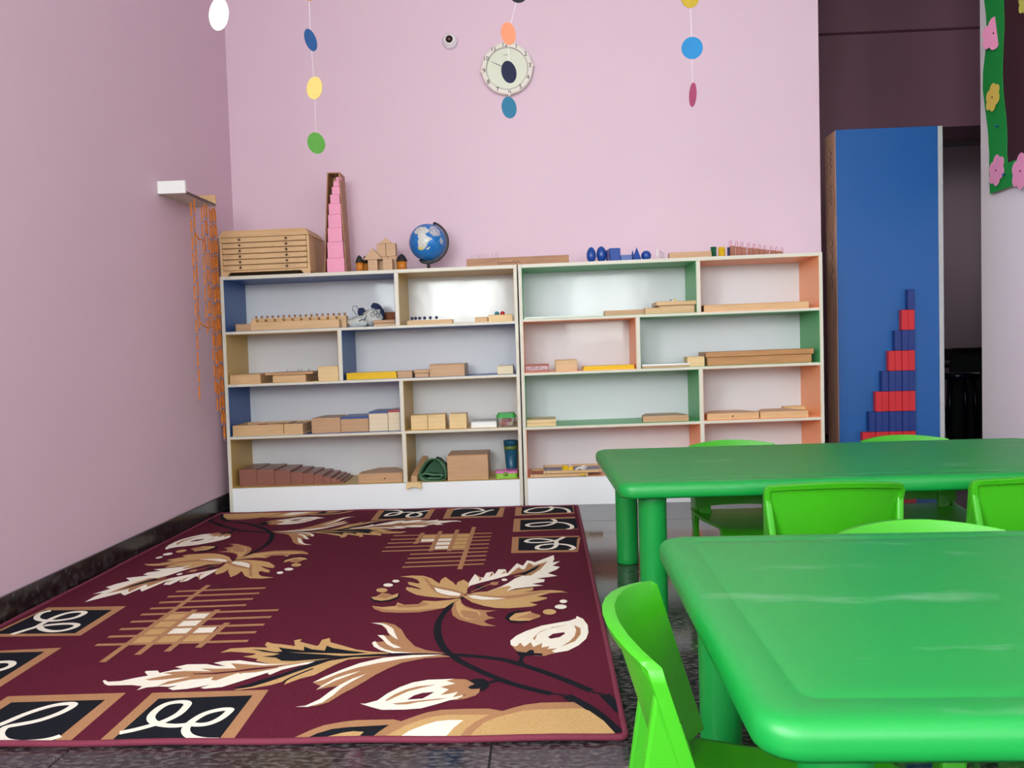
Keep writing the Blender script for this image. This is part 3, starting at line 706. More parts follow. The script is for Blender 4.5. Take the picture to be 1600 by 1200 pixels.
# ------------------------------------------------------------------ row 4
xs = [(170, 308, 135), (308, 446, 128), (447, 571, 117), (572, 667, 101), (667, 751, 88), (752, 823, 75), (824, 886, 58), (887, 932, 43), (932, 962, 30), (962, 986, 16)]
nms = ['thickest brown stair prism, at the left wall side', 'second thickest brown stair prism', 'third thickest brown stair prism', 'fourth thickest brown stair prism', 'fifth brown stair prism, just left of the middle', 'sixth brown stair prism, just right of the middle', 'fourth thinnest brown stair prism', 'third thinnest brown stair prism', 'second thinnest brown stair prism', 'thinnest brown stair prism, at the low end']
V = .04; k = mpx(V)
for (a, b, hh), lb in zip(xs, nms):
    ua = uw(340+a/5, 750, V)[0]; ub = uw(340+b/5, 750, V)[0]; s = ub-ua
    o = MB().box(-s/2+.0004, s/2-.0004, 0, .21, 0, hh/5*k, bev=.001).build('stair_prism', M_BROWN, None, Bp((ua+ub)/2, V, K_+LIN), ROT); tag(o, lb, 'block', 'brown stair prisms')
box_item('six sided flat wooden box with a knob, left bottom compartment', 560, 629, 745, 14.5, .03, K_, .2, M_BEECH3, cham=.06, knob=(.2, .42))
# T shaped wooden piece sticking out over the plinth
u = uw(647, 757, -.012)[0]
r = empty('wooden_foot_bar', Bp(u, -.012, K_+LIN), ROT); tag(r, 'wooden bar with a curved foot block poking out of the bottom shelf', 'wooden bar')
k = mpx(-.01); zz = -.022
mb = MB(); mb.prism([(-.036, -.028), (-.036, -.008), (-.030, .004), (.030, .004), (.036, -.008), (.036, -.028), (.03, -.03), (.018, -.022), (0, -.019), (-.018, -.022), (-.03, -.03)], -.012, .008, axis='y'); mb.build('foot_block', M_BEECH2, r)
mb = MB(); mb.add([(-.014, .008, 0), (.014, .008, 0), (.04, .23, .062), (.014, .23, .062), (-.014, .008, .03), (.014, .008, .03), (.04, .23, .098), (.014, .23, .098)], [(0, 3, 2, 1), (4, 5, 6, 7), (0, 1, 5, 4), (1, 2, 6, 5), (2, 3, 7, 6), (3, 0, 4, 7)]); mb.build('bar', M_BEECH3, r)
# rolled green cloth
V = .02; k = mpx(V)
r, w_ = thing('green_cloth', 'folded and rolled dark green mat on the bottom shelf', 'mat', 653, 697, 740, V, K_); h = w_/2
M_GCL = mat('green_felt', (88, 128, 98), .85, (76, 114, 84), (30, 30, 30))
def sheet(mb, path, y0, y1, th, skew):
    n = len(path); vs = []
    nrm = []
    for i in range(n):
        a = Vector(path[max(i-1, 0)]); b = Vector(path[min(i+1, n-1)]); d = (b-a).normalized(); nrm.append(Vector((-d.y, d.x)))
    for yy, sk in ((y0, 0), (y1, skew)):
        for i in range(n):
            p = Vector(path[i]); vs.append((p.x+sk, yy, max(p.y*(1-.35*(sk > 0))+0, 0))); q = p+nrm[i]*th; vs.append((q.x+sk, yy, max(q.y*(1-.35*(sk > 0)), .001)))
    m_ = 2*n; fs = []
    for i in range(n-1):
        a = 2*i; fs += [(a, a+2, a+m_+2, a+m_), (a+1, a+m_+1, a+m_+3, a+3), (a, a+1, a+3, a+2), (a+m_, a+m_+2, a+m_+3, a+m_+1)]
    fs += [(0, m_, m_+1, 1), (2*n-2, 2*n-1, m_+2*n-1, m_+2*n-2)]
    return mb.add(vs, fs, 0, True)
mb = MB()
outer = [(-.05, .012), (-.060, .03), (-.056, .05), (-.040, .078), (-.018, .102), (.008, .110), (.034, .102), (.054, .076), (.064, .045), (.064, .02), (.055, .006), (.02, .002), (-.02, .004), (-.045, .01), (-.052, .026), (-.046, .036), (-.02, .034), (.01, .026), (.035, .03), (.05, .022), (.04, .014), (.01, .014), (-.02, .018)]
def smooth(pts, n=3):
    for _ in range(2):
        o = [pts[0]]
        for a, b in zip(pts[:-1], pts[1:]): o += [(a[0]*.75+b[0]*.25, a[1]*.75+b[1]*.25), (a[0]*.25+b[0]*.75, a[1]*.25+b[1]*.75)]
        pts = o+[pts[-1]]
    return pts
sheet(mb, smooth(outer), -.018, .17, .004, .012); mb.build('roll', M_GCL, r)
mb = MB(); mb.prism([(-.05, .03), (-.02, .07), (.008, .098), (.03, .09), (.05, .065), (.055, .03), (.03, .034), (-.02, .038)], .03, .16); mb.build('inner_fold', mat('green_felt_dark', (52, 88, 64), .9), r)
box_item('large plain tan box on the bottom shelf, sand yellow side', 699, 763, 732, 39.5, .018, K_, .2, M_BEECH3)
# lunch tub and cup
V = .03; k = mpx(V)
r, w_ = thing('lunch_tub', 'low green and pink food tub under the blue tumbler', 'tub', 774, 809, 742, V, K_); h = w_/2
MB().prism(rrect(-h, h, 0, .08, .014), 0, 7.6*k, axis='z').build('tub_body', mat('apple_green_plastic', (132, 190, 58), .4), r)
MB().prism(rrect(-h-.001, h+.001, -.001, .081, .015), 7.8*k, 11*k, axis='z').build('lid', mat('pink_plastic', (208, 112, 176), .4), r)
MB().ball((-.004, -.003, 7*k), .011, 14).build('latch', mat('olive_plastic', (112, 150, 62), .4), r)
MB().ball((-.004, .02, 11.4*k), .008, 12).build('lid_knob', mat('magenta_plastic', (206, 84, 160), .4), r)
V = .12; k = mpx(V)
ua = uw(787.5, 720, V)[0]; ub = uw(810, 720, V)[0]; s = (ub-ua)/2
r = empty('tumbler', Bp((ua+ub)/2, V+s, K_+LIN), ROT); tag(r, 'tall dark blue tumbler with an olive band behind the food tub', 'cup')
H = 54*k
M_TEAL = mat('petrol_plastic', (24, 84, 116), .35)
MB().lathe([(s*.70, 0), (s*.73, .002), (s*.93, H*.74)], 28).build('cup_body', M_TEAL, r)
MB().lathe([(s*.94, H*.74), (s*.98, H*.85)], 28).build('band', mat('olive_band', (98, 118, 52), .4), r)
MB().lathe([(s*.97, H*.85), (s*1.02, H*.97), (s*1.02, H), (s*.9, H), (s*.9, H*.88)], 28).build('cup_rim', M_TEAL, r)
# trays of unit 2 bottom
def lowtray(label, px0, px1, py, hpx, v, w, dep, m, mi, rot=0):
    k = mpx(v); r, w_ = thing('shallow_tray', label, 'tray', px0, px1, py, v, w); h = w_/2; H = hpx*k; t = .006; dep = min(dep, BK-.006-v)
    mb = MB(); mb.box(-h, h, 0, t, 0, H, bev=.001); mb.box(-h, h, dep-t, dep, 0, H, bev=.001); mb.box(-h, -h+t, t, dep-t, 0, H, bev=.001); mb.box(h-t, h, t, dep-t, 0, H, bev=.001); mb.build('rim', m, r)
    MB().box(-h+t, h-t, t, dep-t, 0, .003).build('tray_floor', mi, r)
    for s in (-1, 1): MB().lathe([(.0025, 0), (.002, .001)], 8, 0, M=Matrix.Translation((s*(h-.012), 0, H*.5)) @ Matrix.Rotation(PI/2, 4, 'X')).build('screw', M_DARKW, r)
    return r, w_, H, dep
M_RB = mat('red_brown_floor', (176, 74, 50), .4)
r, w_, H1, d_ = lowtray('lower shallow tray with a red floor, orange bottom compartment', 829, 919, 745, 5.0, -.002, K2, .2, M_BEECH, M_RB)
r, w_, H1b, d_ = lowtray('upper shallow tray with a blue grey floor and yellow pieces', 849, 941, 738, 4.6, .012, K2+H1, .2, M_BEECH, mat('blue_grey_floor', (112, 122, 170), .4))
p_, _ = spot(849, 941, 738, .012, K2+H1)
for i, (dx, dy, c, nm_, lb) in enumerate(((-.03, .05, M_YEL, 'yellow_cube', 'yellow cube in the blue grey floored tray'), (.005, .06, M_YEL, 'yellow_block', 'yellow piece beside the white twist in the shallow tray'))):
    o = MB().box(-.013, .013, 0, .022, 0, .024-.004*i, bev=.003).build(nm_, c, None, p_+Vector((dx, dy, .003)), (0, -RK, .4+i)); tag(o, lb, 'block')
o = MB().tube([(.0, 0, .006), (.02, .004, .014), (.04, -.004, .007), (.055, .004, .016), (.042, .012, .02), (.026, .008, .01)], .005, 8).build('white_twist', M_WHITE, None, p_+Vector((.015, .05, .0028)), ROT); tag(o, 'white twisted strip lying in the shallow tray', 'strip')
o = MB().tube([(-.012, 0, .007), (0, 0, .014), (.012, .002, .02), (.02, .004, .013)], [.004, .006, .005, .003], 8).build('glass_chip', mat('pale_lilac_plastic', (214, 200, 226), .25), None, p_+Vector((-.018, .09, .0035)), ROT); tag(o, 'pale lilac plastic chip at the back of the shallow tray', 'toy piece')
r = empty('yellow_spoon', p_+Vector((.05, -.016, -.012)), (0, -RK, .1)); tag(r, 'small yellow spoon on the front edge of the lower tray', 'spoon')
MB().ball((0, 0, .006), .0105, 14, sz=.5).build('bowl', M_YEL, r); MB().tube([(-.009, 0, .006), (-.022, .001, .009)], .0025, 6).build('handle', M_YEL, r)
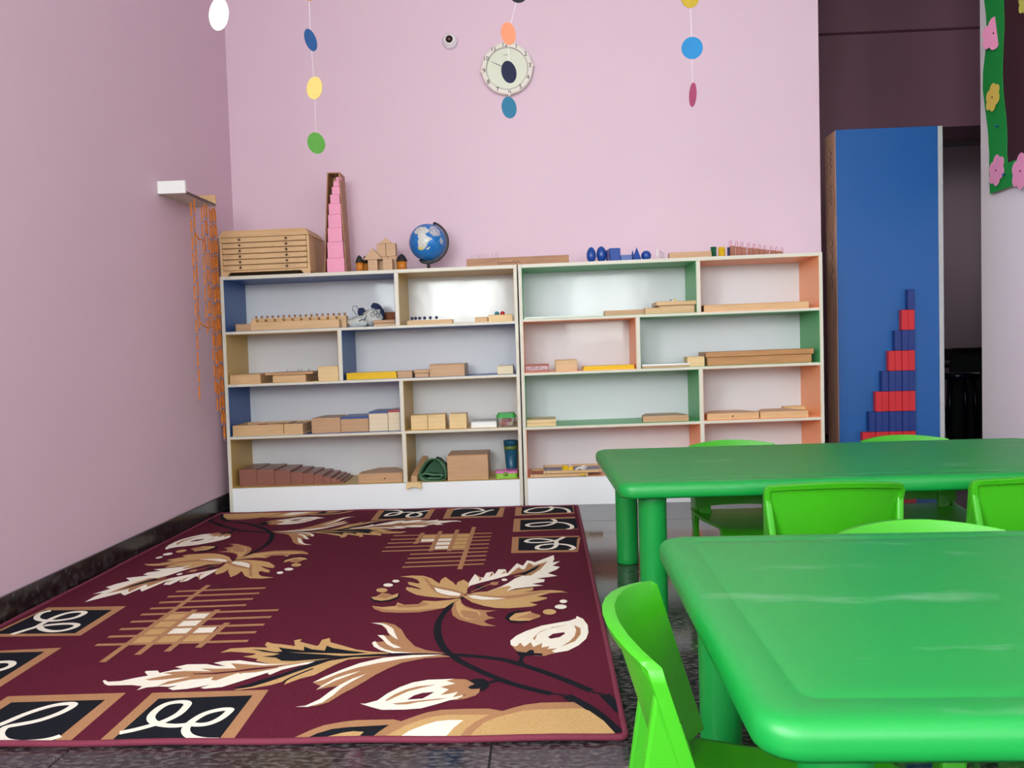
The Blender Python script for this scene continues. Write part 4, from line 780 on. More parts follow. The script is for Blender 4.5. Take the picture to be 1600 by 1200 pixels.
# ------------------------------------------------------------------ rug
RUG = [["flower","K",1,[[-266,2460],[-285,2411],[-302,2334],[-310,2245],[-307,2172],[-296,2107],[-276,2046]],17],["flower","K",1,[[-310,2237],[-304,2160],[-286,2077],[-266,2019],[-245,1982],[-220,1942],[-187,1902],[-149,1861],[-116,1828],[-79,1797],[-34,1767],[-4,1750]],19],["flower","K",1,[[-246,1987],[-207,1980],[-156,1965],[-116,1950],[-83,1924],[-50,1897],[-3,1855],[42,1808],[81,1763]],19],["flower","K",1,[[-2,1749],[27,1742]],7],["flower","K",1,[[80,1759],[107,1742]],7],["flower","K",1,[[27,1739],[43,1717],[73,1676],[97,1628],[112,1588],[123,1568]],26],["flower","K",1,[[109,1742],[122,1703],[137,1657]],24],["flower","K",1,[[-144,1813],[-128,1825],[-107,1824]],12],["flower","T",0,[[-497,2696],[-457,2707],[-418,2700],[-387,2667],[-367,2628],[-354,2605],[-354,2651],[-344,2682],[-325,2642],[-311,2616],[-298,2580],[-297,2619],[-280,2646],[-262,2610],[-255,2570],[-259,2538],[-256,2506],[-263,2475],[-272,2458],[-278,2451],[-311,2448],[-344,2457],[-379,2470],[-411,2490],[-437,2523],[-453,2550],[-454,2572],[-434,2565],[-405,2544],[-404,2550],[-424,2574],[-452,2602],[-460,2630],[-444,2625],[-426,2611],[-418,2618],[-433,2656],[-452,2678]],0],["flower","B",0,[[-421,2685],[-400,2661],[-381,2604],[-364,2577],[-331,2559],[-298,2536],[-273,2509],[-260,2491],[-265,2460],[-305,2462],[-333,2481],[-358,2518],[-377,2564],[-392,2612]],0],["flower","W",0,[[-366,2564],[-340,2543],[-308,2521],[-274,2492],[-276,2470],[-306,2474],[-335,2496],[-352,2518]],0],["flower","T",0,[[-272,2446],[-301,2430],[-343,2420],[-380,2428],[-389,2394],[-431,2391],[-455,2415],[-454,2381],[-492,2372],[-524,2385],[-513,2356],[-483,2327],[-436,2317],[-378,2319],[-339,2336],[-307,2356],[-300,2375]],0],["flower","B",0,[[-524,2382],[-513,2356],[-483,2327],[-436,2317],[-385,2320],[-339,2336],[-312,2354],[-348,2349],[-388,2338],[-440,2341],[-481,2352]],0],["flower","B",0,[[-379,2422],[-356,2386],[-385,2368],[-412,2362],[-445,2366],[-454,2400],[-431,2388],[-389,2392]],0],["flower","B",0,[[-271,2446],[-285,2411],[-285,2333],[-276,2284],[-254,2247],[-222,2221],[-184,2192],[-148,2189],[-172,2208],[-185,2229],[-174,2248],[-155,2257],[-176,2274],[-185,2306],[-156,2322],[-190,2327],[-222,2340],[-249,2369],[-262,2398]],0],["flower","T",0,[[-272,2440],[-280,2399],[-270,2332],[-254,2278],[-234,2248],[-210,2243],[-243,2269],[-257,2310],[-255,2331],[-231,2324],[-210,2312],[-200,2275],[-197,2296],[-210,2325],[-244,2350],[-262,2387]],0],["flower","T",0,[[-235,2498],[-204,2509],[-176,2526],[-155,2550],[-133,2562],[-121,2554],[-136,2508],[-109,2522],[-80,2535],[-52,2541],[-55,2512],[-82,2492],[-28,2510],[5,2511],[34,2500],[52,2479],[38,2485],[-2,2481],[-28,2458],[-42,2447],[-12,2436],[-12,2424],[-38,2402],[-62,2390],[-39,2368],[-55,2353],[-86,2346],[-123,2340],[-158,2345],[-194,2366],[-232,2402],[-254,2442],[-266,2463]],0],["flower","B",0,[[-258,2491],[-224,2479],[-165,2460],[-121,2463],[-75,2480],[-39,2501],[-6,2499],[-49,2468],[-92,2443],[-127,2430],[-155,2421],[-205,2419],[-235,2439],[-256,2466]],0],["flower","W",0,[[-252,2468],[-231,2473],[-200,2456],[-164,2442],[-131,2434],[-163,2425],[-205,2424],[-236,2443]],0],["flower","W",0,[[-260,2610],[-249,2708],[-228,2670],[-217,2662],[-212,2720],[-192,2733],[-183,2700],[-174,2762],[-150,2760],[-142,2707],[-114,2835],[-98,2810],[-92,2802],[-79,2873],[-58,2855],[-53,2843],[14,2938],[16,2882],[9,2838],[36,2853],[9,2794],[34,2777],[20,2740],[-8,2702],[23,2667],[-44,2641],[-18,2628],[-20,2601],[-58,2581],[-22,2561],[-76,2545],[-109,2534],[-134,2508],[-158,2540],[-193,2508],[-243,2524],[-257,2570]],0],["flower","T",0,[[-155,2550],[-133,2562],[-121,2554],[-136,2508],[-168,2513],[-193,2507]],0],["flower","M",0,[[-257,2541],[-253,2573],[-223,2605],[-175,2646],[-130,2689],[-92,2718],[-60,2735],[-83,2686],[-113,2648],[-134,2595],[-155,2557],[-193,2508],[-230,2504],[-249,2515]],0],["flower","B",0,[[-138,2682],[-106,2784],[-95,2756],[-85,2755],[-75,2835],[-64,2826],[-56,2799],[-8,2851],[-32,2751],[-63,2677],[-91,2675],[-114,2667]],0],["flower","M",0,[[-175,2646],[-130,2689],[-84,2725],[-99,2690],[-130,2663],[-166,2610]],0],["flower","K",0,[[-103,2690],[-65,2754],[-29,2819],[-46,2752],[-83,2682]],0],["flower","B",0,[[-248,2705],[-228,2674],[-221,2638],[-231,2626],[-229,2656]],0],["flower","B",0,[[-194,2730],[-187,2696],[-198,2665],[-196,2708]],0],["flower","B",0,[[-166,2758],[-145,2719],[-163,2699],[-152,2734]],0],["flower","K",0,[[-203,2548],[-204,2539],[-207,2531],[-213,2528],[-220,2528],[-227,2532],[-232,2540],[-234,2550],[-234,2560],[-230,2567],[-224,2571],[-217,2570],[-210,2566],[-205,2558]],0],["flower","B",0,[[-165,2590],[-165,2582],[-169,2576],[-174,2573],[-180,2573],[-185,2577],[-190,2584],[-191,2592],[-190,2600],[-187,2606],[-182,2610],[-176,2609],[-170,2605],[-166,2598]],0],["flower","W",0,[[-138,2632],[-139,2626],[-141,2621],[-145,2619],[-149,2619],[-153,2622],[-156,2627],[-157,2633],[-156,2639],[-154,2644],[-150,2646],[-146,2646],[-142,2643],[-139,2638]],0],["flower","B",1,[[-244,2502],[-222,2539],[-191,2585],[-162,2614]],5],["flower","W",0,[[-488,2639],[-488,2632],[-490,2626],[-495,2623],[-500,2624],[-505,2627],[-509,2633],[-512,2640],[-512,2648],[-510,2653],[-506,2656],[-500,2656],[-495,2652],[-491,2646]],0],["flower","W",0,[[-501,2595],[-501,2587],[-504,2580],[-510,2577],[-517,2578],[-524,2582],[-530,2589],[-533,2597],[-533,2605],[-530,2611],[-524,2615],[-517,2614],[-509,2610],[-504,2603]],0],["flower","T",0,[[-508,2539],[-508,2529],[-511,2521],[-518,2517],[-526,2518],[-534,2523],[-540,2531],[-544,2541],[-545,2551],[-541,2559],[-535,2563],[-526,2563],[-518,2558],[-511,2549]],0],["flower","K",0,[[-546,2459],[-536,2459],[-467,2491],[-460,2487],[-458,2457],[-476,2428],[-504,2417],[-530,2428]],0],["flower","T",0,[[-545,2468],[-530,2473],[-519,2512],[-500,2502],[-483,2486],[-468,2504],[-464,2469],[-483,2440],[-506,2430],[-531,2443]],0],["flower","B",0,[[-518,2509],[-500,2498],[-482,2482],[-498,2453],[-525,2467]],0],["flower","K",0,[[-128,2251],[-121,2292],[-98,2314],[-71,2316],[-101,2296],[-113,2260],[-109,2232],[-86,2221],[-56,2219],[-85,2212],[-112,2218]],0],["flower","T",0,[[-116,2250],[-101,2291],[-74,2300],[-59,2307],[-54,2293],[-30,2271],[-32,2256],[-47,2240],[-60,2227],[-89,2225],[-112,2232]],0],["flower","B",0,[[-100,2249],[-74,2274],[-56,2297],[-30,2268],[-47,2238],[-73,2250]],0],["flower","T",0,[[14,2297],[12,2287],[6,2279],[-1,2274],[-10,2275],[-17,2280],[-22,2288],[-24,2299],[-22,2310],[-17,2318],[-9,2322],[-1,2322],[7,2317],[12,2308]],0],["flower","W",0,[[45,2342],[43,2333],[38,2326],[31,2322],[23,2323],[17,2327],[12,2334],[10,2344],[12,2352],[17,2360],[24,2363],[32,2363],[39,2358],[43,2351]],0],["flower","W",0,[[48,2392],[46,2384],[43,2379],[38,2376],[34,2376],[29,2380],[26,2386],[25,2393],[26,2400],[30,2406],[34,2410],[39,2409],[44,2406],[47,2399]],0],["bud","W",0,[[-104,2050],[-106,2079],[-92,2114],[-68,2148],[-26,2189],[18,2211],[48,2224],[67,2243],[70,2263],[86,2239],[96,2188],[95,2130],[87,2085],[66,2038],[38,2002],[8,1990],[-18,1973],[-42,1974],[-65,1984],[-89,2012]],0],["bud","B",0,[[-102,2045],[-90,2035],[-80,2063],[-70,2033],[-54,2065],[-47,2031],[-24,2058],[-27,2026],[-5,2036],[-13,2016],[12,2019],[-2,2001],[7,1991],[-18,1970],[-42,1971],[-65,1983],[-89,2008]],0],["bud","K",0,[[-90,2003],[-75,1998],[-64,1994],[-55,2012],[-45,2008],[-45,1990],[-24,1986],[-25,1971],[-51,1974],[-67,1970],[-71,1949],[-65,1921],[-84,1928],[-78,1966]],0],["bud","M",0,[[-10,2100],[3,2124],[32,2134],[34,2123],[20,2098],[-4,2087]],0],["bud","B",0,[[-49,2091],[-36,2131],[-8,2164],[44,2192],[3,2175],[-29,2144],[-38,2121],[-44,2079]],0],["bud","B",0,[[60,2188],[76,2163],[74,2116],[58,2067],[22,2030],[45,2068],[58,2104],[64,2147]],0],["bud","W",0,[[-410,1713],[-399,1712],[-376,1728],[-361,1764],[-340,1796],[-315,1821],[-282,1835],[-225,1838],[-206,1812],[-193,1735],[-222,1723],[-248,1704],[-276,1686],[-308,1681],[-358,1681],[-386,1697]],0],["bud","B",0,[[-240,1826],[-225,1838],[-197,1834],[-182,1818],[-174,1804],[-188,1792],[-179,1780],[-161,1781],[-161,1762],[-168,1746],[-188,1731],[-212,1723],[-186,1754],[-216,1738],[-207,1767],[-226,1757],[-244,1751],[-229,1780],[-249,1794],[-229,1805],[-218,1812]],0],["bud","M",0,[[-313,1729],[-301,1751],[-285,1763],[-259,1768],[-270,1749],[-280,1734]],0],["bud","B",0,[[-360,1726],[-346,1756],[-325,1782],[-301,1798],[-260,1807],[-294,1788],[-318,1772],[-339,1745],[-355,1724]],0],["bud","B",0,[[-342,1711],[-321,1715],[-304,1720],[-277,1726],[-227,1736],[-244,1727],[-288,1716],[-307,1706],[-330,1705]],0],["bud","K",0,[[-188,1790],[-181,1801],[-174,1806],[-189,1825],[-178,1836],[-157,1837],[-142,1816],[-141,1790],[-154,1767],[-161,1775],[-159,1789],[-168,1782],[-182,1781]],0],["hill","B",0,[[-515,1549],[-499,1571],[-480,1596],[-461,1614],[-430,1627],[-400,1635],[-325,1636],[-311,1629],[-292,1601],[-342,1550]],0],["hill","K",0,[[-488,1550],[-466,1578],[-440,1597],[-410,1604],[-329,1612],[-342,1587],[-358,1549],[-383,1548],[-374,1582],[-409,1580],[-435,1568],[-460,1550]],0],["hill","T",0,[[-460,1550],[-443,1564],[-414,1581],[-396,1586],[-374,1583],[-384,1549]],0],["hill","B",0,[[-356,1553],[-344,1574],[-326,1604],[-308,1627],[-287,1646],[-261,1667],[-232,1678],[-183,1681],[-135,1681],[-105,1668],[-135,1636],[-163,1595],[-182,1553]],0],["hill","T",0,[[-333,1555],[-315,1581],[-296,1608],[-270,1632],[-243,1647],[-217,1654],[-131,1652],[-158,1621],[-174,1590],[-182,1554]],0],["hill","W",0,[[-303,1554],[-283,1587],[-260,1608],[-236,1625],[-212,1630],[-182,1629],[-198,1596],[-210,1557]],0],["hill","B",0,[[-183,1557],[-175,1583],[-158,1608],[-134,1642],[-104,1669],[-85,1683],[-60,1697],[-26,1706],[42,1707],[56,1685],[88,1634],[115,1564]],0],["hill","T",0,[[-163,1556],[-156,1582],[-140,1616],[-117,1639],[-94,1652],[-65,1668],[-25,1674],[56,1676],[72,1664],[98,1617],[116,1564]],0],["leaf","T",0,[[-835,2025],[-820,2054],[-766,2060],[-725,2056],[-738,2076],[-740,2098],[-720,2085],[-696,2079],[-656,2064],[-671,2105],[-658,2114],[-652,2110],[-654,2096],[-601,2063],[-596,2067],[-598,2106],[-581,2120],[-571,2088],[-536,2064],[-492,2033],[-446,2015],[-404,2007],[-403,2002],[-458,1991],[-517,1986],[-635,1937],[-681,1944],[-724,1967],[-722,1979],[-766,1996],[-746,2004],[-738,2015],[-784,2026],[-811,2031]],0],["leaf","K",0,[[-765,2047],[-728,2039],[-692,2022],[-678,2029],[-698,2059],[-682,2050],[-653,2041],[-624,2031],[-631,2060],[-606,2039],[-570,2028],[-574,2063],[-553,2045],[-508,2026],[-455,2008],[-491,2003],[-583,2013],[-660,2020],[-565,2002],[-518,1990],[-430,2000],[-326,2002],[-281,1998],[-251,1985],[-270,1984],[-324,1991],[-427,1988],[-497,1979],[-543,1975],[-628,1961],[-659,1964],[-680,1985],[-718,1994],[-691,2001],[-679,2011],[-724,2026]],0],["leaf","W",0,[[-1045,1856],[-1042,1860],[-1029,1850],[-1002,1853],[-974,1871],[-951,1883],[-970,1906],[-969,1912],[-942,1913],[-930,1898],[-906,1915],[-885,1922],[-909,1934],[-886,1950],[-839,1950],[-810,1938],[-786,1935],[-824,1957],[-805,1968],[-764,1971],[-730,1959],[-684,1944],[-637,1944],[-630,1923],[-658,1902],[-685,1873],[-716,1841],[-746,1810],[-783,1802],[-794,1808],[-777,1826],[-801,1812],[-822,1803],[-853,1797],[-868,1808],[-853,1822],[-890,1820],[-921,1814],[-936,1799],[-934,1821],[-962,1829],[-1017,1828],[-1031,1838]],0],["leaf","B",0,[[-946,1859],[-922,1874],[-894,1888],[-921,1897],[-901,1904],[-874,1908],[-808,1904],[-842,1922],[-803,1919],[-754,1920],[-779,1952],[-756,1948],[-692,1935],[-636,1942],[-632,1928],[-662,1913],[-698,1893],[-725,1882],[-740,1891],[-775,1848],[-788,1852],[-790,1870],[-829,1843],[-852,1834],[-877,1826],[-901,1819],[-886,1847],[-844,1873],[-868,1868],[-903,1858],[-932,1854]],0],["leaf","W",0,[[-902,1820],[-874,1833],[-837,1855],[-795,1864],[-815,1844],[-848,1825],[-872,1816]],0],["leaf","W",0,[[-792,1823],[-764,1856],[-726,1890],[-698,1893],[-724,1862],[-747,1822]],0],["leaf","M",0,[[-849,1891],[-807,1893],[-754,1904],[-716,1919],[-634,1935],[-685,1913],[-737,1899],[-790,1886],[-842,1886]],0],["leaf","W",0,[[-668,1887],[-652,1925],[-596,1951],[-555,1961],[-566,1948],[-605,1931],[-640,1906],[-659,1876]],0],["leaf","K",0,[[-717,1806],[-695,1821],[-664,1853],[-632,1880],[-601,1922],[-569,1963],[-517,1978],[-459,1995],[-518,1970],[-544,1956],[-572,1922],[-605,1887],[-647,1842],[-675,1804],[-715,1803]],0],["leaf","T",0,[[-713,1794],[-677,1809],[-646,1838],[-626,1860],[-605,1887],[-572,1922],[-539,1959],[-485,1980],[-400,1983],[-454,1975],[-496,1965],[-518,1935],[-532,1910],[-552,1871],[-580,1851],[-607,1818],[-608,1842],[-638,1816],[-674,1801],[-703,1792]],0],["leaf","K",1,[[-613,1833],[-607,1853],[-590,1880],[-566,1911]],7],["leaf","B",0,[[-496,2234],[-458,2236],[-428,2216],[-402,2176],[-378,2111],[-346,2049],[-315,2021],[-261,1996],[-341,1999],[-396,2006],[-438,2034],[-460,2071],[-458,2088],[-441,2083],[-430,2091],[-457,2133],[-442,2134],[-424,2125],[-439,2169],[-465,2218]],0],["leaf","W",0,[[-496,2234],[-467,2230],[-448,2214],[-426,2184],[-415,2149],[-397,2097],[-413,2117],[-434,2154],[-445,2188],[-461,2213]],0],["leaf","W",0,[[-458,2134],[-441,2132],[-425,2100],[-407,2068],[-378,2038],[-396,2037],[-420,2065],[-435,2096]],0],["leaf","W",0,[[-461,2078],[-455,2089],[-438,2053],[-419,2031],[-394,2014],[-339,2003],[-395,2002],[-427,2022],[-450,2049]],0],["leaf","B",0,[[-246,1973],[-307,1966],[-360,1938],[-388,1902],[-409,1867],[-424,1833],[-443,1794],[-462,1762],[-480,1721],[-501,1704],[-518,1702],[-501,1739],[-487,1776],[-479,1808],[-503,1798],[-525,1786],[-519,1806],[-544,1827],[-517,1871],[-482,1913],[-449,1945],[-402,1974],[-339,1987],[-272,1987]],0],["leaf","W",0,[[-544,1827],[-527,1858],[-496,1900],[-462,1940],[-410,1973],[-340,1988],[-268,1988],[-294,1980],[-365,1963],[-418,1938],[-464,1910],[-496,1879],[-523,1842]],0],["leaf","W",0,[[-525,1786],[-517,1811],[-498,1850],[-473,1874],[-448,1892],[-470,1864],[-496,1834],[-513,1805]],0],["leaf","W",0,[[-545,1700],[-525,1705],[-503,1737],[-492,1774],[-479,1809],[-458,1846],[-431,1874],[-452,1836],[-470,1797],[-479,1756],[-493,1719],[-518,1699]],0],["grid","T",0,[[-1111,2363],[-1050,2363],[-1049,2094],[-1112,2092]],0],["grid","T",0,[[-1050,2157],[-916,2165],[-916,2095],[-1049,2094]],0],["grid","W",0,[[-1046,2348],[-991,2350],[-984,2163],[-1042,2160]],0],["grid","W",0,[[-975,2220],[-921,2223],[-917,2168],[-975,2166]],0],["grid","B",1,[[-1194,2572],[-913,2594]],17],["grid","B",1,[[-1196,2517],[-913,2536]],17],["grid","B",1,[[-1194,2456],[-912,2477]],17],["grid","B",1,[[-1194,2398],[-911,2416]],17],["grid","B",1,[[-1194,2342],[-796,2362]],17],["grid","B",1,[[-1192,2278],[-796,2300]],17],["grid","B",1,[[-1191,2216],[-794,2234]],17],["grid","B",1,[[-1192,2156],[-795,2173]],17],["grid","B",1,[[-1192,2094],[-793,2106]],17],["grid","B",1,[[-1116,2637],[-1109,1972]],17],["grid","B",1,[[-1050,2379],[-1044,2018]],17],["grid","B",1,[[-980,2375],[-977,2038]],17],["grid","B",1,[[-905,2255],[-907,2062]],17],["square1","B",0,[[-893,1784],[-633,1792],[-623,1543],[-890,1543]],0],["square1","K",0,[[-864,1752],[-659,1763],[-652,1545],[-866,1544]],0],["square1","W",1,[[-867,1591],[-844,1602],[-824,1617],[-805,1633],[-792,1652],[-783,1676],[-783,1706],[-786,1726],[-798,1735],[-818,1734],[-836,1723],[-842,1692],[-839,1662],[-823,1638],[-802,1626],[-777,1619],[-756,1620],[-742,1626],[-714,1621],[-696,1630],[-684,1653],[-680,1683],[-681,1694],[-700,1695],[-727,1679],[-739,1650],[-742,1622],[-738,1599],[-722,1576],[-700,1563],[-677,1557],[-655,1557]],17],["square2","B",0,[[-1218,1776],[-954,1786],[-948,1540],[-1219,1541]],0],["square2","K",0,[[-1188,1743],[-982,1750],[-981,1549],[-1198,1543]],0],["square2","W",1,[[-981,1581],[-995,1566],[-1018,1558],[-1052,1555],[-1084,1563],[-1106,1582],[-1118,1601],[-1123,1625],[-1095,1636],[-1068,1651],[-1047,1680],[-1038,1705],[-1037,1728],[-1050,1734],[-1077,1729],[-1102,1707],[-1122,1678],[-1136,1641],[-1150,1621],[-1168,1606]],17],["square3","B",0,[[-1525,2428],[-1282,2427],[-1277,2170],[-1539,2172],[-1543,2211]],0],["square3","K",0,[[-1520,2401],[-1307,2392],[-1303,2189],[-1542,2195],[-1530,2224]],0],["square3","W",1,[[-1481,2188],[-1462,2225],[-1447,2250],[-1449,2272],[-1449,2302],[-1447,2334],[-1434,2369],[-1407,2382],[-1381,2377],[-1374,2358],[-1380,2322],[-1409,2304],[-1442,2298],[-1476,2308],[-1498,2327],[-1512,2357],[-1511,2385],[-1495,2394]],17],["square3","W",1,[[-1444,2257],[-1425,2230],[-1387,2209],[-1357,2209],[-1337,2226],[-1331,2255],[-1351,2271],[-1385,2272],[-1412,2266],[-1432,2258]],17],["square4","B",0,[[-151,3591],[115,3606],[120,3357],[-147,3331]],0],["square4","K",0,[[-122,3563],[117,3572],[119,3364],[-118,3358]],0],["square4","W",1,[[16,3565],[33,3522],[14,3460],[-20,3432],[-73,3421],[-96,3450],[-81,3485],[-30,3501],[21,3507],[64,3486],[87,3452],[98,3412],[93,3374],[74,3361]],17],["square5","B",0,[[-153,3905],[117,3913],[116,3679],[-150,3652]],0],["square5","K",0,[[-124,3882],[113,3904],[113,3703],[-122,3688]],0],["square5","W",1,[[-122,3892],[-88,3904],[-39,3902],[-1,3873],[21,3826],[9,3761],[-31,3714],[-85,3712],[-109,3737],[-94,3791],[-50,3834],[25,3831],[72,3806],[93,3751],[93,3700]],17]]
RC = Vector((-.711, 2.705)); RHX, RHY = .854, 1.160
MR = mat('maroon_pile', (98, 32, 52), .95, (86, 26, 44), (200, 200, 20), bump=.2, bscale=700, spec=.1)
PILE = {'T': mat('tan_pile', (206, 168, 116), .95, (196, 156, 104), (200, 200, 20), bump=.2, bscale=700, spec=.1), 'B': mat('brown_pile', (180, 134, 98), .95, (170, 124, 88), (200, 200, 20), bump=.2, bscale=700, spec=.1),
        'K': mat('black_pile', (26, 28, 36), .95, bump=.2, bscale=700, spec=.1), 'W': mat('cream_pile', (248, 242, 228), .95, (238, 230, 214), (200, 200, 20), bump=.2, bscale=700, spec=.1), 'M': MR}
PK = list(PILE)
rug = empty('patterned_rug', (RC.x, RC.y, 0)); tag(rug, 'maroon floor rug with cream and tan flowers, in front of the bookcases', 'rug')
mb = MB(); mb.prism(rrect(-RHX+.008, RHX-.008, -RHY+.008, RHY-.008, .01), .0008, .008, axis='z'); mb.build('pile', MR, rug)
bp = rrect(-RHX+.007, RHX-.007, -RHY+.007, RHY-.007, .016, 5); pts = []
for i in range(len(bp)):
    a = Vector(bp[i]); b = Vector(bp[(i+1) % len(bp)]); n = max(1, int((b-a).length/.06))
    for j in range(n): q = a+(b-a)*j/n; pts.append((q.x, q.y, .0068+.0012*math.sin(17*q.x+9*q.y)))
MB().tube(pts, .0066, 8, closed=True).build('binding', mat('maroon_binding', (112, 34, 58), .8), rug)
def clip(poly, lim):
    for ax, sg in ((0, 1), (0, -1), (1, 1), (1, -1)):
        L_ = lim[ax]; out = []
        for i in range(len(poly)):
            a, b = poly[i], poly[(i+1) % len(poly)]; ia = sg*a[ax] <= L_; ib = sg*b[ax] <= L_
            if ia: out.append(a)
            if ia != ib:
                t = (sg*L_-a[ax])/(b[ax]-a[ax]); out.append((a[0]+(b[0]-a[0])*t, a[1]+(b[1]-a[1])*t))
        poly = out
        if len(poly) < 3: return []
    return poly
lim = (RHX-.013, RHY-.013)
names = {'flower': 'flower_motif', 'bud': 'bud_motif', 'hill': 'scallop_motif', 'leaf': 'leaf_motif', 'grid': 'lattice_motif'}
groups = {}
for s in RUG: groups.setdefault(s[0], []).append(s)
for g, items in groups.items():
    for sgn in (1, -1):
        mb = MB(); z = .0083
        for (_, c, kd, pts, w) in items:
            P_ = [((x/1000-RC.x)*sgn, (y/1000-RC.y)*sgn) for x, y in pts]; z += .00004
            ci = PK.index(c)
            polys = []
            if kd == 0: polys = [P_]
            else:
                n = len(P_); hw = w/2000
                V_ = [Vector(p) for p in P_]
                if n > 2:
                    for _i in range(2):
                        o_ = [V_[0]]
                        for a, b in zip(V_[:-1], V_[1:]): o_ += [a*.75+b*.25, a*.25+b*.75]
                        V_ = o_+[V_[-1]]
                n = len(V_); Lf = []; Rt = []
                for i in range(n):
                    d = (V_[min(i+1, n-1)]-V_[max(i-1, 0)]).normalized(); nn = Vector((-d.y, d.x))*hw
                    l_, r_ = V_[i]+nn, V_[i]-nn
                    if Lf and (l_-Lf[-1]).dot(d) < 0: l_ = Lf[-1]
                    if Rt and (r_-Rt[-1]).dot(d) < 0: r_ = Rt[-1]
                    Lf.append(l_); Rt.append(r_)
                polys = [[tuple(Lf[i]), tuple(Lf[i+1]), tuple(Rt[i+1]), tuple(Rt[i])] for i in range(n-1)]
            for iq, q in enumerate(polys):
                zz = z+.000028*iq/len(polys)
                q = clip([tuple(t) for t in q], lim)
                if len(q) < 3: continue
                tri = tessellate_polygon([[Vector((a, b, 0)) for a, b in q]])
                fs = []
                for t in tri:
                    a, b, c_ = (q[i] for i in t)
                    ar = (b[0]-a[0])*(c_[1]-a[1])-(c_[0]-a[0])*(b[1]-a[1])
                    if abs(ar) > 1e-10: fs.append(tuple(t) if ar > 0 else tuple(t[::-1]))
                mb.add([(a, b, zz) for a, b in q], fs, ci)
        mb.build(names.get(g, 'framed_panel_motif'), [PILE[k_] for k_ in PK], rug, fix=False)

# ------------------------------------------------------------------ tables
def make_table(label, loc, rz, lx, ly, HT):
    r = empty('kids_table', loc, (0, 0, rz)); tag(r, label, 'table', 'green plastic tables')
    R_ = .045; mb = MB(); prof = [(.02, -.040), (.006, -.042), (.001, -.036), (0, -.028), (0, -.018), (.002, -.010), (.007, -.004), (.015, -.0008), (.026, 0), (.052, 0), (.0545, -.0007), (.0585, -.0007), (.061, 0), (.09, 0)]
    n = 8; loops = []
    for ins, z in prof: loops.append([(x, y, HT+z) for x, y in rrect(ins, lx-ins, ins, ly-ins, max(R_-ins*.45, .012), n)])
    L_ = len(loops[0]); vs = [p for l in loops for p in l]; fs = []
    for a in range(len(loops)-1):
        for i in range(L_): j = (i+1) % L_; fs.append((a*L_+i, a*L_+j, (a+1)*L_+j, (a+1)*L_+i))
    mb.add(vs, fs, 0, True); o = len(vs)
    mb.f.append(list(range(L_))[::-1]); mb.m.append(0); mb.s.append(False); mb.f.append([(len(loops)-1)*L_+i for i in range(L_)]); mb.m.append(0); mb.s.append(False)
    mb.build('table_top', M_TABLE, r)
    leg = MB().lathe([(.034, 0), (.037, .004), (.037, .02), (.0385, HT-.06), (.042, HT-.0425)], 24)
    for x in (.098, lx-.098):
        for y in (.088, ly-.088): leg.build('leg', M_GREEN, r, (x, y, 0))
    return r
M_TABLE = M_GREEN.copy(); M_TABLE.name = 'green_plastic_chalky'
nt_ = M_TABLE.node_tree; n_ = nt_.nodes; b_ = n_['Principled BSDF']; tc = n_.new('ShaderNodeTexCoord'); mp = n_.new('ShaderNodeMapping'); mp.inputs['Scale'].default_value = (2.2, 7, 4)
no = n_.new('ShaderNodeTexNoise'); no.inputs['Scale'].default_value = 1.6; no.inputs['Detail'].default_value = 7; no.inputs['Roughness'].default_value = .6
cr = n_.new('ShaderNodeValToRGB'); cr.color_ramp.elements[0].position = .585; cr.color_ramp.elements[1].position = .76; cr.color_ramp.elements[0].color = (0, 0, 0, 1); cr.color_ramp.elements[1].color = (.75, .75, .75, 1)
sep = n_.new('ShaderNodeSeparateXYZ'); geo = n_.new('ShaderNodeNewGeometry'); mr = n_.new('ShaderNodeMapRange'); mr.inputs[1].default_value = .93; mr.inputs[2].default_value = .995
mul = n_.new('ShaderNodeMath'); mul.operation = 'MULTIPLY'; add = n_.new('ShaderNodeMath'); add.operation = 'MULTIPLY_ADD'; add.inputs[1].default_value = 1; add.inputs[2].default_value = .05
mx = n_.new('ShaderNodeMix'); mx.data_type = 'RGBA'; mx.inputs[6].default_value = lin((9, 138, 56)); mx.inputs[7].default_value = lin((110, 164, 122))
lk = nt_.links.new
lk(tc.outputs['Object'], mp.inputs[0]); lk(mp.outputs[0], no.inputs['Vector']); lk(no.outputs[0], cr.inputs[0]); lk(geo.outputs['Normal'], sep.inputs[0]); lk(sep.outputs[2], mr.inputs[0])
lk(cr.outputs[0], add.inputs[0]); lk(add.outputs[0], mul.inputs[0]); lk(mr.outputs[0], mul.inputs[1]); lk(mul.outputs[0], mx.inputs[0]); lk(mx.outputs[2], b_.inputs['Base Color'])
TH = .387
make_table('green plastic table with chalk smears, the nearest one', (.196, .782, 0), math.radians(-.6), 1.52, .795, TH)
make_table('green plastic table behind the nearest one, beside the bookcases', (.188, 2.172, 0), math.radians(1.4), 1.50, .765, TH)

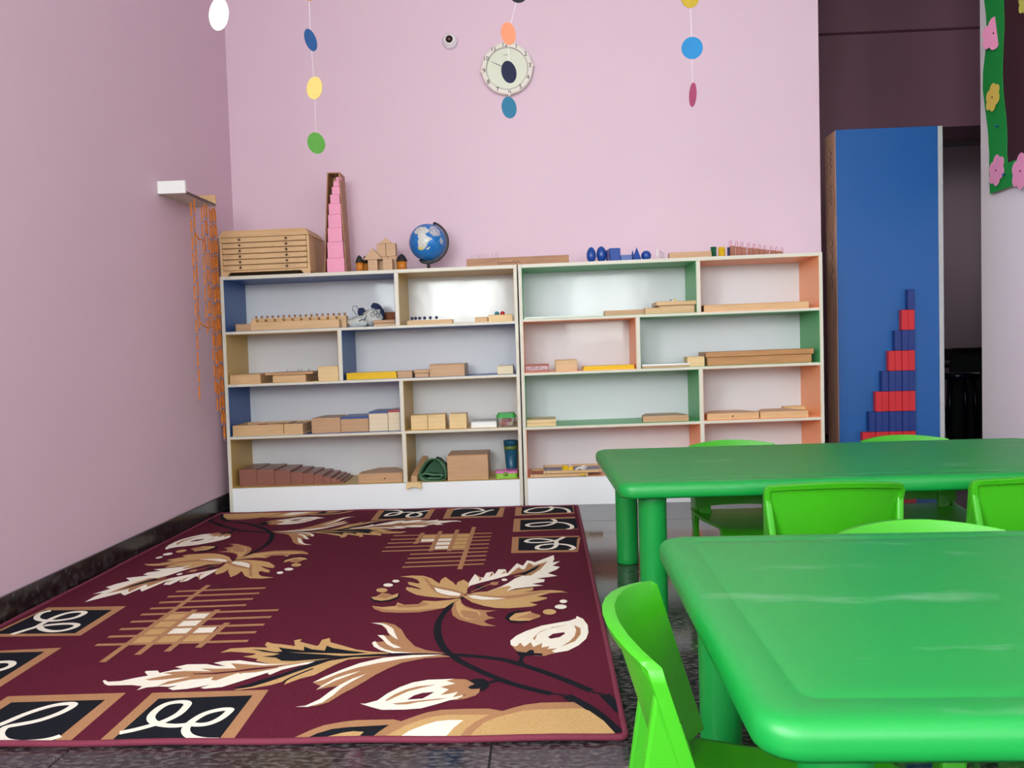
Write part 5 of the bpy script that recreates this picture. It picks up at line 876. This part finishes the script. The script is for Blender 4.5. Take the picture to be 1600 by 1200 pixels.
# ------------------------------------------------------------------ chairs
def make_chair():
    r = empty('kids_chair')
    HW, BOW = .173, .052
    def hw(z): return .154+(HW-.154)*min(max((z-.17)/.225, 0), 1)
    us = [-1, -.985, -.93, -.915] + [-.8+.2*i for i in range(9)] + [.915, .93, .985, 1]
    ts = [0, .08, .2, .35, .5, .65, .78, .88, .925, .94, .985, 1]
    Fr = []; Bk = []
    for t in ts:
        for u in us:
            ztop = .392+.016*(1-u*u) - .004*max(0, (abs(u)-.93)/.07)
            z = .172+(ztop-.172)*t; x = u*hw(z)-.006*math.copysign(1, u)*max(0, (t-.94)/.06)*(abs(u) > .98)
            y = .3*(z-.2)+BOW*(1-u*u)
            edge = abs(u) > .92 or t > .93
            Fr.append((x, y, z)); Bk.append((x, y+(.017 if edge else .008), z-(.002 if t > .99 else 0)))
    nc = len(us); nr = len(ts); mb = MB(); fs = []; N = nc*nr
    for j in range(nr-1):
        for i in range(nc-1):
            a = j*nc+i; fs.append((a, a+1, a+nc+1, a+nc)); fs.append((N+a, N+a+nc, N+a+nc+1, N+a+1))
    for i in range(nc-1): fs.append((i, N+i, N+i+1, i+1)); a = (nr-1)*nc+i; fs.append((a, a+1, N+a+1, N+a))
    for j in range(nr-1): a = j*nc; fs.append((a, a+nc, N+a+nc, N+a)); a = j*nc+nc-1; fs.append((a, N+a, N+a+nc, a+nc))
    mb.add(Fr+Bk, fs, 0, True); o = mb.build('backrest', M_LIME, r)
    md = o.modifiers.new('soft', 'BEVEL'); md.width = .004; md.segments = 2; md.limit_method = 'ANGLE'; md.angle_limit = math.radians(50)
    # seat
    mb = MB(); T_ = []; ys = [.046, .0, -.08, -.16, -.235, -.265, -.282, -.288]; zs = [.156, .148, .144, .145, .148, .143, .132, .120]
    xs_ = [-1, -.96, -.85, -.5, 0, .5, .85, .96, 1]
    for y, z in zip(ys, zs):
        w_ = .166-.036*min(max(-y/.25, 0), 1)
        for x in xs_: T_.append((x*w_, y + (.022*(1-x*x) if y > .02 else 0), z+.010*(abs(x)-.5)*(abs(x) > .5)-.006*(1-x*x)))
    nc = len(xs_); N = len(T_); vs = T_+[(x*.985, y, z-.009) for x, y, z in T_]; fs = []
    nr = len(ys)
    for j in range(nr-1):
        for i in range(nc-1): a = j*nc+i; fs += [(a, a+1, a+nc+1, a+nc), (N+a, N+a+nc, N+a+nc+1, N+a+1)]
    for i in range(nc-1): a = (nr-1)*nc+i; fs += [(i, N+i, N+i+1, i+1), (a, a+1, N+a+1, N+a)]
    for j in range(nr-1): a = j*nc; fs.append((a, a+nc, N+a+nc, N+a)); a += nc-1; fs.append((a, N+a, N+a+nc, a+nc))
    mb.add(vs, fs, 0, True); mb.build('seat', M_LIME, r)
    def beam(p, q, a, b, c, d):
        return MB().add([(p[0]-a, p[1]-b, p[2]), (p[0]+a, p[1]-b, p[2]), (p[0]+a, p[1]+b, p[2]), (p[0]-a, p[1]+b, p[2]), (q[0]-c, q[1]-d, q[2]), (q[0]+c, q[1]-d, q[2]), (q[0]+c, q[1]+d, q[2]), (q[0]-c, q[1]+d, q[2])], [(0, 3, 2, 1), (4, 5, 6, 7), (0, 1, 5, 4), (1, 2, 6, 5), (2, 3, 7, 6), (3, 0, 4, 7)])
    def rleg(s):
        mb = MB().prism([(.066, .366), (.084, .25), (.104, .12), (.128, 0), (.090, 0), (.062, .09), (.034, .14), (.010, .16), (.012, .19), (.034, .27)], .137, .155, axis='x')
        mb.v = [(s*(x+.078*(z-.17)), y, z) for x, y, z in mb.v]; return mb
    for s in (-1, 1):
        for o in (beam((s*.122, -.27, 0), (s*.102, -.245, .136), .018, .016, .022, .02).build('leg', M_LIME, r), rleg(s).build('leg', M_LIME, r)):
            md = o.modifiers.new('soft', 'BEVEL'); md.width = .006; md.segments = 2
        o = beam((s*.140, .03, .17), (s*.120, -.245, .17), .006, .01, .006, .01).build('side_apron', M_LIME, r) if False else None
    for s in (-1, 1):
        o = beam((s*.112, .006, .118), (s*.124, .031, .205), .022, .006, .024, .005).build('upright', M_LIME, r); md = o.modifiers.new('soft', 'BEVEL'); md.width = .005; md.segments = 2
    return r
chair0 = make_chair()
first = [True]
def chair(label, x, y, rz, s=1):
    o = chair0 if first[0] else copy_tree(chair0); first[0] = False
    o.location = (x, y, 0); o.rotation_euler = (0, 0, math.radians(rz)); o.scale = (s, s, s)
    tag(o, label, 'chair', 'lime green plastic chairs'); return o
chair('lime plastic chair at the left end of the nearest table, seen from its side', .198, 1.077, 83.3)
chair('lime plastic chair between the two tables with its back facing us, fully in view', .705, 2.125, 180)
chair('lime plastic chair between the tables cut off by the right edge, back facing us', 1.214, 2.14, 180)
chair('lime plastic chair behind the nearest table, only its arched top showing', .713, 1.535, 1, .96)
chair('lime plastic chair behind the rear table, in front of the orange compartments', .675, 2.965, 2, .96)
chair('lime plastic chair behind the rear table, in front of the blue panel', 1.3, 2.985, 1, .96)

# ------------------------------------------------------------------ bead chains on their wall bracket
BX = -1.465
r = empty('wall_bracket', (LX, 3.41, 1.435)); tag(r, 'white fronted wooden bracket on the left wall carrying orange bead chains', 'bracket')
w_ = BX-LX; Lb = .33
MB().box(0, w_, 0, .012, .0, .052, bev=.001).build('end_block', M_WHITE, r)
MB().box(0, w_, Lb-.012, Lb, .0, .05, bev=.001).build('end_block', M_BEECH, r)
MB().box(0, w_-.006, .012, Lb-.012, .0, .006).build('shelf_board', M_CREAM, r)
MB().box(w_-.006, w_, .012, Lb-.012, 0, .010, bev=.0005).build('hook_rail', M_DARKW, r)
M_ORB = mat('orange_beads', (222, 130, 30), .35, (200, 108, 22), (90, 90, 30)); M_LNK = mat('pale_link', (128, 124, 160), .35)
bar = MB()
for q in range(8): bar.ball((0, 0, -.004-.0075*q), .0042, 7)
bar_me = None; lnk_me = None
def chain(label, Y, nbar, dx=0.0, seed=0):
    global bar_me, lnk_me
    rnd = random.Random(seed); z = 1.432; x = BX+.002+dx
    r = empty('bead_chain', (x, Y, z)); tag(r, label, 'bead chain', 'orange bead chains on the wall bracket')
    MB().tube([(-.003-dx, 0, .006), (0, 0, .004), (0, 0, -.004)], .001, 5).build('hook', M_METAL, r)
    zz = -.002-rnd.uniform(0, .03)
    for i in range(nbar):
        xx, yy = rnd.uniform(-.0015, .0015), rnd.uniform(-.003, .003)
        if bar_me is None: o = bar.build('bead_bar', M_ORB, r, (xx, yy, zz)); bar_me = o.data
        else:
            o = bpy.data.objects.new('bead_bar', bar_me); COL.objects.link(o); o.parent = r; o.location = (xx, yy, zz)
        zz -= .062
        if lnk_me is None: o = MB().ball((0, 0, 0), .0036, 7, sz=1.6).build('link', M_LNK, r, (xx, yy, zz-.001)); lnk_me = o.data
        else:
            o = bpy.data.objects.new('link', lnk_me); COL.objects.link(o); o.parent = r; o.location = (xx, yy, zz-.001)
        zz -= .008
    return r
def Yat(px): return (BX+.004)/((px-850)/F_PX - 0)   # depth along the bracket seen at that column
specs = [(302, 12, 'long bead chain nearest the white end of the bracket'), (307, 8, 'short bead chain second from the white end of the bracket'), (319, 8, 'bead chain third from the white end of the bracket'), (323.5, 8, 'bead chain fourth from the white end of the bracket'), (327.5, 12, 'bead chain fifth from the white end of the bracket'), (331, 13, 'bead chain sixth from the white end of the bracket'), (334, 13, 'bead chain fourth from the wooden end of the bracket'), (336.5, 14, 'bead chain third from the wooden end of the bracket'), (339, 15, 'bead chain second from the wooden end of the bracket'), (341, 15, 'bead chain at the wooden end of the bracket')]
for i, (px, n, lb) in enumerate(specs): chain(lb, Yat(px), n, .0, i)
o = MB().tube([(BX+.004, Yat(307), 1.432-.155), (BX+.004, Yat(312), 1.432-.175), (BX+.004, Yat(320), 1.432-.17)], .0036, 7).build('bead_chain', M_ORB); tag(o, 'short loop of orange beads slung between two chains, upper one', 'bead chain')
o = MB().tube([(BX+.004, Yat(307), 1.432-.53), (BX+.004, Yat(316), 1.432-.548), (BX+.004, Yat(328), 1.432-.545)], .0036, 7).build('bead_chain', M_ORB); tag(o, 'short loop of orange beads slung between two chains, lower one', 'bead chain')

# ------------------------------------------------------------------ wall clock, camera, garlands
cp = at_y(792.6, 110, YW)
r = empty('wall_clock', (cp.x, YW, cp.z), (0, 0, 0)); tag(r, 'round cream wall clock on the pink wall behind a string of paper ovals', 'clock')
cr_ = 39.5*YW/F_PX; RXm = Matrix.Rotation(PI/2, 4, 'X'); TILT = math.radians(4.5)
MB().lathe([(cr_*.98, 0), (cr_, .01), (cr_, .03), (cr_*.97, .036), (cr_*.82, .036), (cr_*.79, .030), (cr_*.78, .024)], 56, 0, M=RXm).build('rim', mat('cream_clock_rim', (232, 224, 216), .35), r)
MB().lathe([(cr_*.785, .0), (cr_*.785, .025)], 56, 0, M=RXm).build('dial', mat('pale_dial', (220, 222, 204), .4), r)
MB().tube([(cr_*.80*math.cos(a), -.0335, cr_*.80*math.sin(a)) for a in [2*PI*i/48 for i in range(48)]], .0012, 6, closed=True).build('dial_ring', mat('dial_ring_grey', (150, 140, 136), .4), r)
for hnum in range(1, 13):
    cu = bpy.data.curves.new('n', 'FONT'); cu.body = str(hnum); cu.size = .03; cu.align_x = 'CENTER'; cu.align_y = 'CENTER'; cu.extrude = .0002
    to = bpy.data.objects.new('n', cu); COL.objects.link(to); bpy.context.view_layer.update()
    me = bpy.data.meshes.new_from_object(to.evaluated_get(bpy.context.evaluated_depsgraph_get())); bpy.data.objects.remove(to)
    a = PI/2-hnum*PI/6+TILT
    me.transform(Matrix.Rotation(PI/2, 4, 'X') @ Matrix.Rotation(TILT, 4, 'Z')); me.materials.clear(); me.materials.append(M_INK)
    o = bpy.data.objects.new('numeral', me); COL.objects.link(o); o.parent = r; o.location = (cr_*.89*math.cos(a), -.0372, cr_*.89*math.sin(a))
def hand(name, ang, ln, w0):
    a = PI/2-ang*PI/6+TILT; d = Vector((math.cos(a), math.sin(a))); n = Vector((-d.y, d.x))
    P_ = [d*-.012+n*w0, d*ln*.6+n*w0, d*ln, d*ln*.6-n*w0, d*-.012-n*w0]
    MB().prism([tuple(p) for p in P_], -.0285, -.0275).build(name, mat('clock_hand', (70, 70, 74), .4), r)
hand('minute_hand', 10.0, cr_*.74, .0016); hand('hour_hand', 4.8, cr_*.4, .0024)
MB().lathe([(.005, .025), (.005, .03)], 12, 0, M=RXm).build('hub', M_GREY, r)
for a in (0, 90, 180, 270):
    t = math.radians(a)+TILT
    MB().ball((cr_*1.0*math.cos(t), -.03, cr_*1.0*math.sin(t)), .0075, 10).build('rim_bead', mat('shell_bead', (236, 222, 206), .3), r)
mb = MB()
for i, x in enumerate((-.016, -.0105, -.005, 0, .005, .0105)): mb.tube([(x, -.0256, cr_*.5), (x+.001, -.0256, cr_*.5+.005+.003*(i % 2))], .0007, 5)
mb.build('dial_marking', M_INK, r)
cp = at_y(703, 65, YW)
r = empty('dome_camera', (cp.x, YW, cp.z)); tag(r, 'small white round camera with a dark lens, left of the clock', 'camera')
q = 12.3*YW/F_PX
MB().lathe([(q, 0), (q, .008), (q*.85, .016), (q*.66, .02)], 30, 0, M=RXm).build('mount_ring', mat('lilac_white_plastic', (226, 214, 226), .35), r)
MB().lathe([(q*.66, .018), (q*.66, .03), (q*.5, .036)], 26, 0, M=RXm).build('housing', M_WHITE, r)
MB().lathe([(q*.47, .034), (q*.45, .038), (q*.2, .044), (.0005, .046)], 24, 0, M=RXm).build('lens', mat('dark_red_lens', (44, 12, 16), .12), r)
MB().ball((0, -.0462, 0), .002, 8).build('lens_core', mat('lens_core', (180, 130, 110), .3), r)

M_STR = mat('white_thread', (236, 230, 234), .8)
def garland(label, Y, x_px, ovals, ztop=CZ, zbot_px=None):
    """paper ovals threaded on one string; ovals = (px, py, w px, h px, tilt deg, colour)"""
    p0 = at_y(*ovals[-1][:2], Y)
    r = empty('paper_garland', (p0.x, Y, ztop)); tag(r, label, 'garland', 'hanging garlands of paper ovals')
    k = Y/F_PX; loc = []
    for (px, py, w, h, tl, c) in ovals:
        p = at_y(px, py, Y); loc.append((p.x-p0.x, 0, p.z-ztop)); hh = h*k/2; ww = max(w*k/2, .004); full = hh*.96 if w < .45*h else ww
        turn = math.acos(min(1, ww/full)) if ww < full else 0
        poly = [(full*math.cos(2*PI*i/28), hh*math.sin(2*PI*i/28)*(1.06 if math.sin(2*PI*i/28) > 0 and h > w*1.2 else 1)) for i in range(28)]
        c = tuple(int(v*.86) for v in c) if min(c) < 230 else c
        m_ = mat('paper_%d_%d_%d' % c, c, .85, tuple(min(255, int(v*1.05)) for v in c), (60, 60, 60))
        # a drooping oval: turned about the string, then tipped in its own plane
        o = MB().prism(poly, -.0006, .0006).build('paper_oval', m_, r, loc[-1], (0, math.radians(-1.5*tl), -turn - (math.atan((px-850)/F_PX) if turn else 0)))
    top = (loc[0][0], 0, 0)
    MB().tube([top]+[(x, 0.001, z) for x, y, z in loc], .0006, 5).build('string', M_STR, r)
    return r
garland('garland of blue, yellow and green paper ovals hanging left of the globe', 2.5, 486, [(482, -16, 22, 34, 5, (232, 150, 70)), (485.5, 63, 17.5, 35, 12, (18, 74, 132)), (491.3, 138, 24.5, 34, -6, (244, 206, 118)), (494.3, 224, 27, 33, 14, (84, 150, 56))])
garland('garland of orange, navy and teal paper ovals hanging before the clock', 2.5, 795, [(810, -12, 30, 32, 8, (24, 24, 40)), (794.3, 53, 22.5, 34, 6, (238, 138, 100)), (795.2, 113, 23, 33.5, 8, (14, 16, 56)), (795.5, 168.5, 23, 32.5, 6, (36, 108, 140))])
garland('garland of mustard, sky blue and magenta paper ovals, rightmost one', 2.5, 1080, [(1078, -5, 28, 34, 4, (186, 156, 40)), (1081.5, 75, 32.5, 33.5, -5, (32, 128, 190)), (1082.5, 148.5, 11, 34.5, 3, (196, 84, 128))])
garland('white paper oval hanging in the upper left corner of the view', 1.9, 342, [(344, -60, 30, 46, 4, (240, 236, 232)), (342, 23, 31, 49, -4, (250, 246, 240))])

# ------------------------------------------------------------------ blue panel, number rods
YB = 4.215
pl = at_y(1305, 203, YB); pr = at_y(1472, 197, YB)
r = empty('partition', (1.473, YB, 0)); tag(r, 'tall blue laminate panel with brown raw left edge, right of the bookcases', 'panel')
ZT = 1.785; wp = .521; dpn = .15
MB().box(.0, wp-.024, 0, dpn, 0, ZT, bev=.002).build('blue_face', M_BOARD, r)
MB().box(wp-.0235, wp, 0, dpn, 0, ZT, bev=.002).build('grey_edge_strip', M_GREY, r)
M_RAW = wood('raw_brown_board', (190, 150, 126), (160, 120, 100), .8, (30, 30, 4))
MB().box(-.003, -.0003, .002, dpn, 0, ZT-.004).build('raw_edge', M_RAW, r, )
mb = MB(); rnd = random.Random(5)
z = ZT-.10
for blk_ in ((.95, .13), (.75, .11), (.46, .28)):
    z0 = ZT*.5+ZT*.5*blk_[0]*.96; pts = []
    for i in range(60):
        t = i/59; pts.append((-.0034, dpn*.45+.02*math.sin(t*26)*(.4+.6*abs(math.sin(t*7))), z0-blk_[1]*t))
    mb.tube(pts, .0013, 4)
mb.build('handwriting', mat('marker_ink', (66, 48, 60), .8), r)
k = YB/F_PX
for i in range(8):
    n = 10-i; wid = 10.4*k; lx = at_y(1419.5-10.45*i, 640, YB-.03).x
    rr = empty('number_rod', (lx, YB-.036-.004*(i % 2), 0)); d_ = ('longest', 'second longest', 'third longest', 'fourth longest', 'fifth longest', 'sixth longest', 'seventh longest', 'shortest visible')[i]
    tag(rr, d_+' red and blue banded rod leaning at the blue panel, '+('first' if i == 0 else ('next', 'third', 'fourth', 'fifth', 'sixth', 'seventh', 'eighth')[i-1])+' from the right', 'rod', 'red and blue number rods')
    top = .985
    for s in range(n):
        z1 = top-.1003*(i+s); z0 = max(z1-.1, 0)
        if z1 <= .005: break
        MB().box(0, wid-.0016, 0, .034, z0 if s < n-1 else 0, z1-.0002, bev=.0018).build('band', M_RODB if (i+s) % 2 == 0 else M_RED, rr)

# ------------------------------------------------------------------ display board on the right wall
M_BRD = mat('dark_maroon_felt', (62, 20, 34), .95, (54, 16, 30), (60, 60, 60)); M_GRP = mat('green_craft_sheet', (20, 146, 62), .7)
XB = RX-.028
def wp_(px, py): q = at_x(px, py, XB); return (q.y, q.z)
outer = [(1537, -30), (1538, 0), (1541, 22), (1542.5, 55), (1539.5, 85), (1536.5, 112), (1536, 140), (1539.5, 168), (1544, 205), (1546, 240), (1546, 275), (1547, 303)]
inner = [(1567, -30), (1568, 0), (1569, 40), (1567, 80), (1566, 115), (1568, 150), (1572, 185), (1573.5, 215), (1573, 240), (1574.5, 255)]
o3 = [wp_(*q) for q in outer]; i3 = [wp_(*q) for q in inner]
yend = 1.2
zb_o, zb_i = o3[-1][1], i3[-1][1]
ztop = 2.55
r = empty('display_board', (0, 0, 0)); tag(r, 'maroon display board with wavy green border and paper flowers, on the right wall', 'display board')
y_far = o3[-1][0]-.02
MB().box(RX-.026, RX-.001, yend, y_far, zb_o+.012, ztop, bev=.002).build('backing', M_BRD, r)
MB().box(RX-.0275, RX-.002, yend, y_far-.01, zb_o+.004, zb_o+.014, bev=.001).build('bottom_strip', M_BEECH3, r)
poly = [(yend, zb_i), ]
def wave(y): return .012*math.sin(y*19)
bot_i = [(y, zb_i+wave(y)-wave(i3[-1][0])) for y in [yend+(i3[-1][0]-yend)*t/14 for t in range(15)]]
bot_o = [(y, zb_o+wave(y+.2)*.4) for y in [yend+(o3[-1][0]-yend)*t/14 for t in range(14)]]
loop = [(o3[0][0], ztop)]+o3+bot_o[::-1]+bot_i+i3[::-1][1:]+[(i3[0][0], ztop)]
mb = MB(); mb.prism(loop, XB-.0015, XB+.0015, axis='x'); mb.build('green_border', M_GRP, r)
def flower(px, py, rad, col, pin, turn=0):
    q = at_x(px, py, XB-.006); pts = []
    for i in range(60):
        a = 2*PI*i/60; rr_ = rad*(.74+.26*abs(math.sin(3*a+.4))**.6); pts.append((rr_*math.cos(a), rr_*math.sin(a)*1.1))
    m_ = mat('flower_%d_%d_%d' % col, col, .8)
    f = MB().prism(pts, -.0008, .0008, axis='x').build('paper_flower', m_, r, (q.x, q.y, q.z), (0, .06, turn))
    MB().ball((-.003, 0, 0), .004, 8).build('flower_pin', mat('pin_dark', pin, .4), f)
flower(1553, 52, .072, (238, 150, 190), (90, 30, 50), .3)
flower(1551, 152, .062, (234, 200, 92), (60, 90, 60))
flower(1557, 266, .068, (240, 154, 194), (90, 30, 50))
flower(1595, 267, .075, (240, 154, 194), (90, 30, 50))
flower(1603, -2, .06, (200, 196, 90), (60, 90, 60))
for px, py in ((1560, 197), (1571, 273)):
    q = at_x(px, py, XB-.002); MB().tube([(0, 0, 0), (-.012, -.004, -.002), (-.02, -.012, .002)], [.003, .0042, .003], 7).build('push_pin', mat('blue_pin', (30, 96, 160), .4), r, (q.x, q.y, q.z))

# ------------------------------------------------------------------ dark furniture in the room behind the doorway
M_DK = mat('dark_stained_wood', (48, 30, 34), .5); M_DB = mat('dark_blue_plastic', (26, 28, 52), .25)
def pY(px, py, Y): return at_y(px, py, Y)
Y = 8.4; q = pY(1489, 545, Y)
r = empty('dark_chair', (q.x, Y, 0)); tag(r, 'dark high backed chair in the dim room behind the doorway', 'chair')
mb = MB(); hz = q.z
MB().box(-.24, .10, .18, .21, .5, hz, bev=.008).build('backrest', M_DK, r)
MB().box(-.24, .12, -.2, .2, .44, .48, bev=.01).build('seat', M_DK, r)
for x in (-.22, .1):
    for y in (-.18, .18): MB().box(x-.02, x+.02, y-.02, y+.02, 0, .44, bev=.003).build('leg', M_DK, r)
Y = 6.95; q = pY(1496, 582, Y)
r = empty('plastic_stool', (q.x, Y, 0)); tag(r, 'dark blue plastic stool with a shiny rim, in the dim doorway', 'stool')
MB().lathe([(.165, q.z-.05), (.17, q.z-.012), (.16, q.z), (.02, q.z-.004)], 28).build('seat', M_DB, r)
for a in range(4):
    t = a*PI/2+.7; MB().tube([(.15*math.cos(t), .15*math.sin(t), 0), (.13*math.cos(t), .13*math.sin(t), q.z-.045)], .022, 10).build('leg', M_DB, r)
Y = 7.3; q = pY(1528, 549, Y)
r = empty('leaning_easel', (q.x, Y, 0)); tag(r, 'dark easel board leaning in the dim room beside the right wall', 'easel')
mb = MB(); mb.add([(-.28, -.02, 0), (.6, -.02, 0), (.6, .01, 0), (-.28, .01, 0), (-.06, .32, q.z), (.6, .32, q.z), (.6, .35, q.z), (-.06, .35, q.z)], [(0, 3, 2, 1), (4, 5, 6, 7), (0, 1, 5, 4), (1, 2, 6, 5), (2, 3, 7, 6), (3, 0, 4, 7)]); mb.build('board', mat('dark_teal_board', (34, 46, 48), .4), r)
MB().box(-.05, .6, .3, .345, q.z, q.z+.03, bev=.004).build('top_rail', M_DK, r)
MB().tube([(.5, .34, q.z-.05), (.5, .62, 0)], .018, 8).build('rear_leg', M_DK, r)
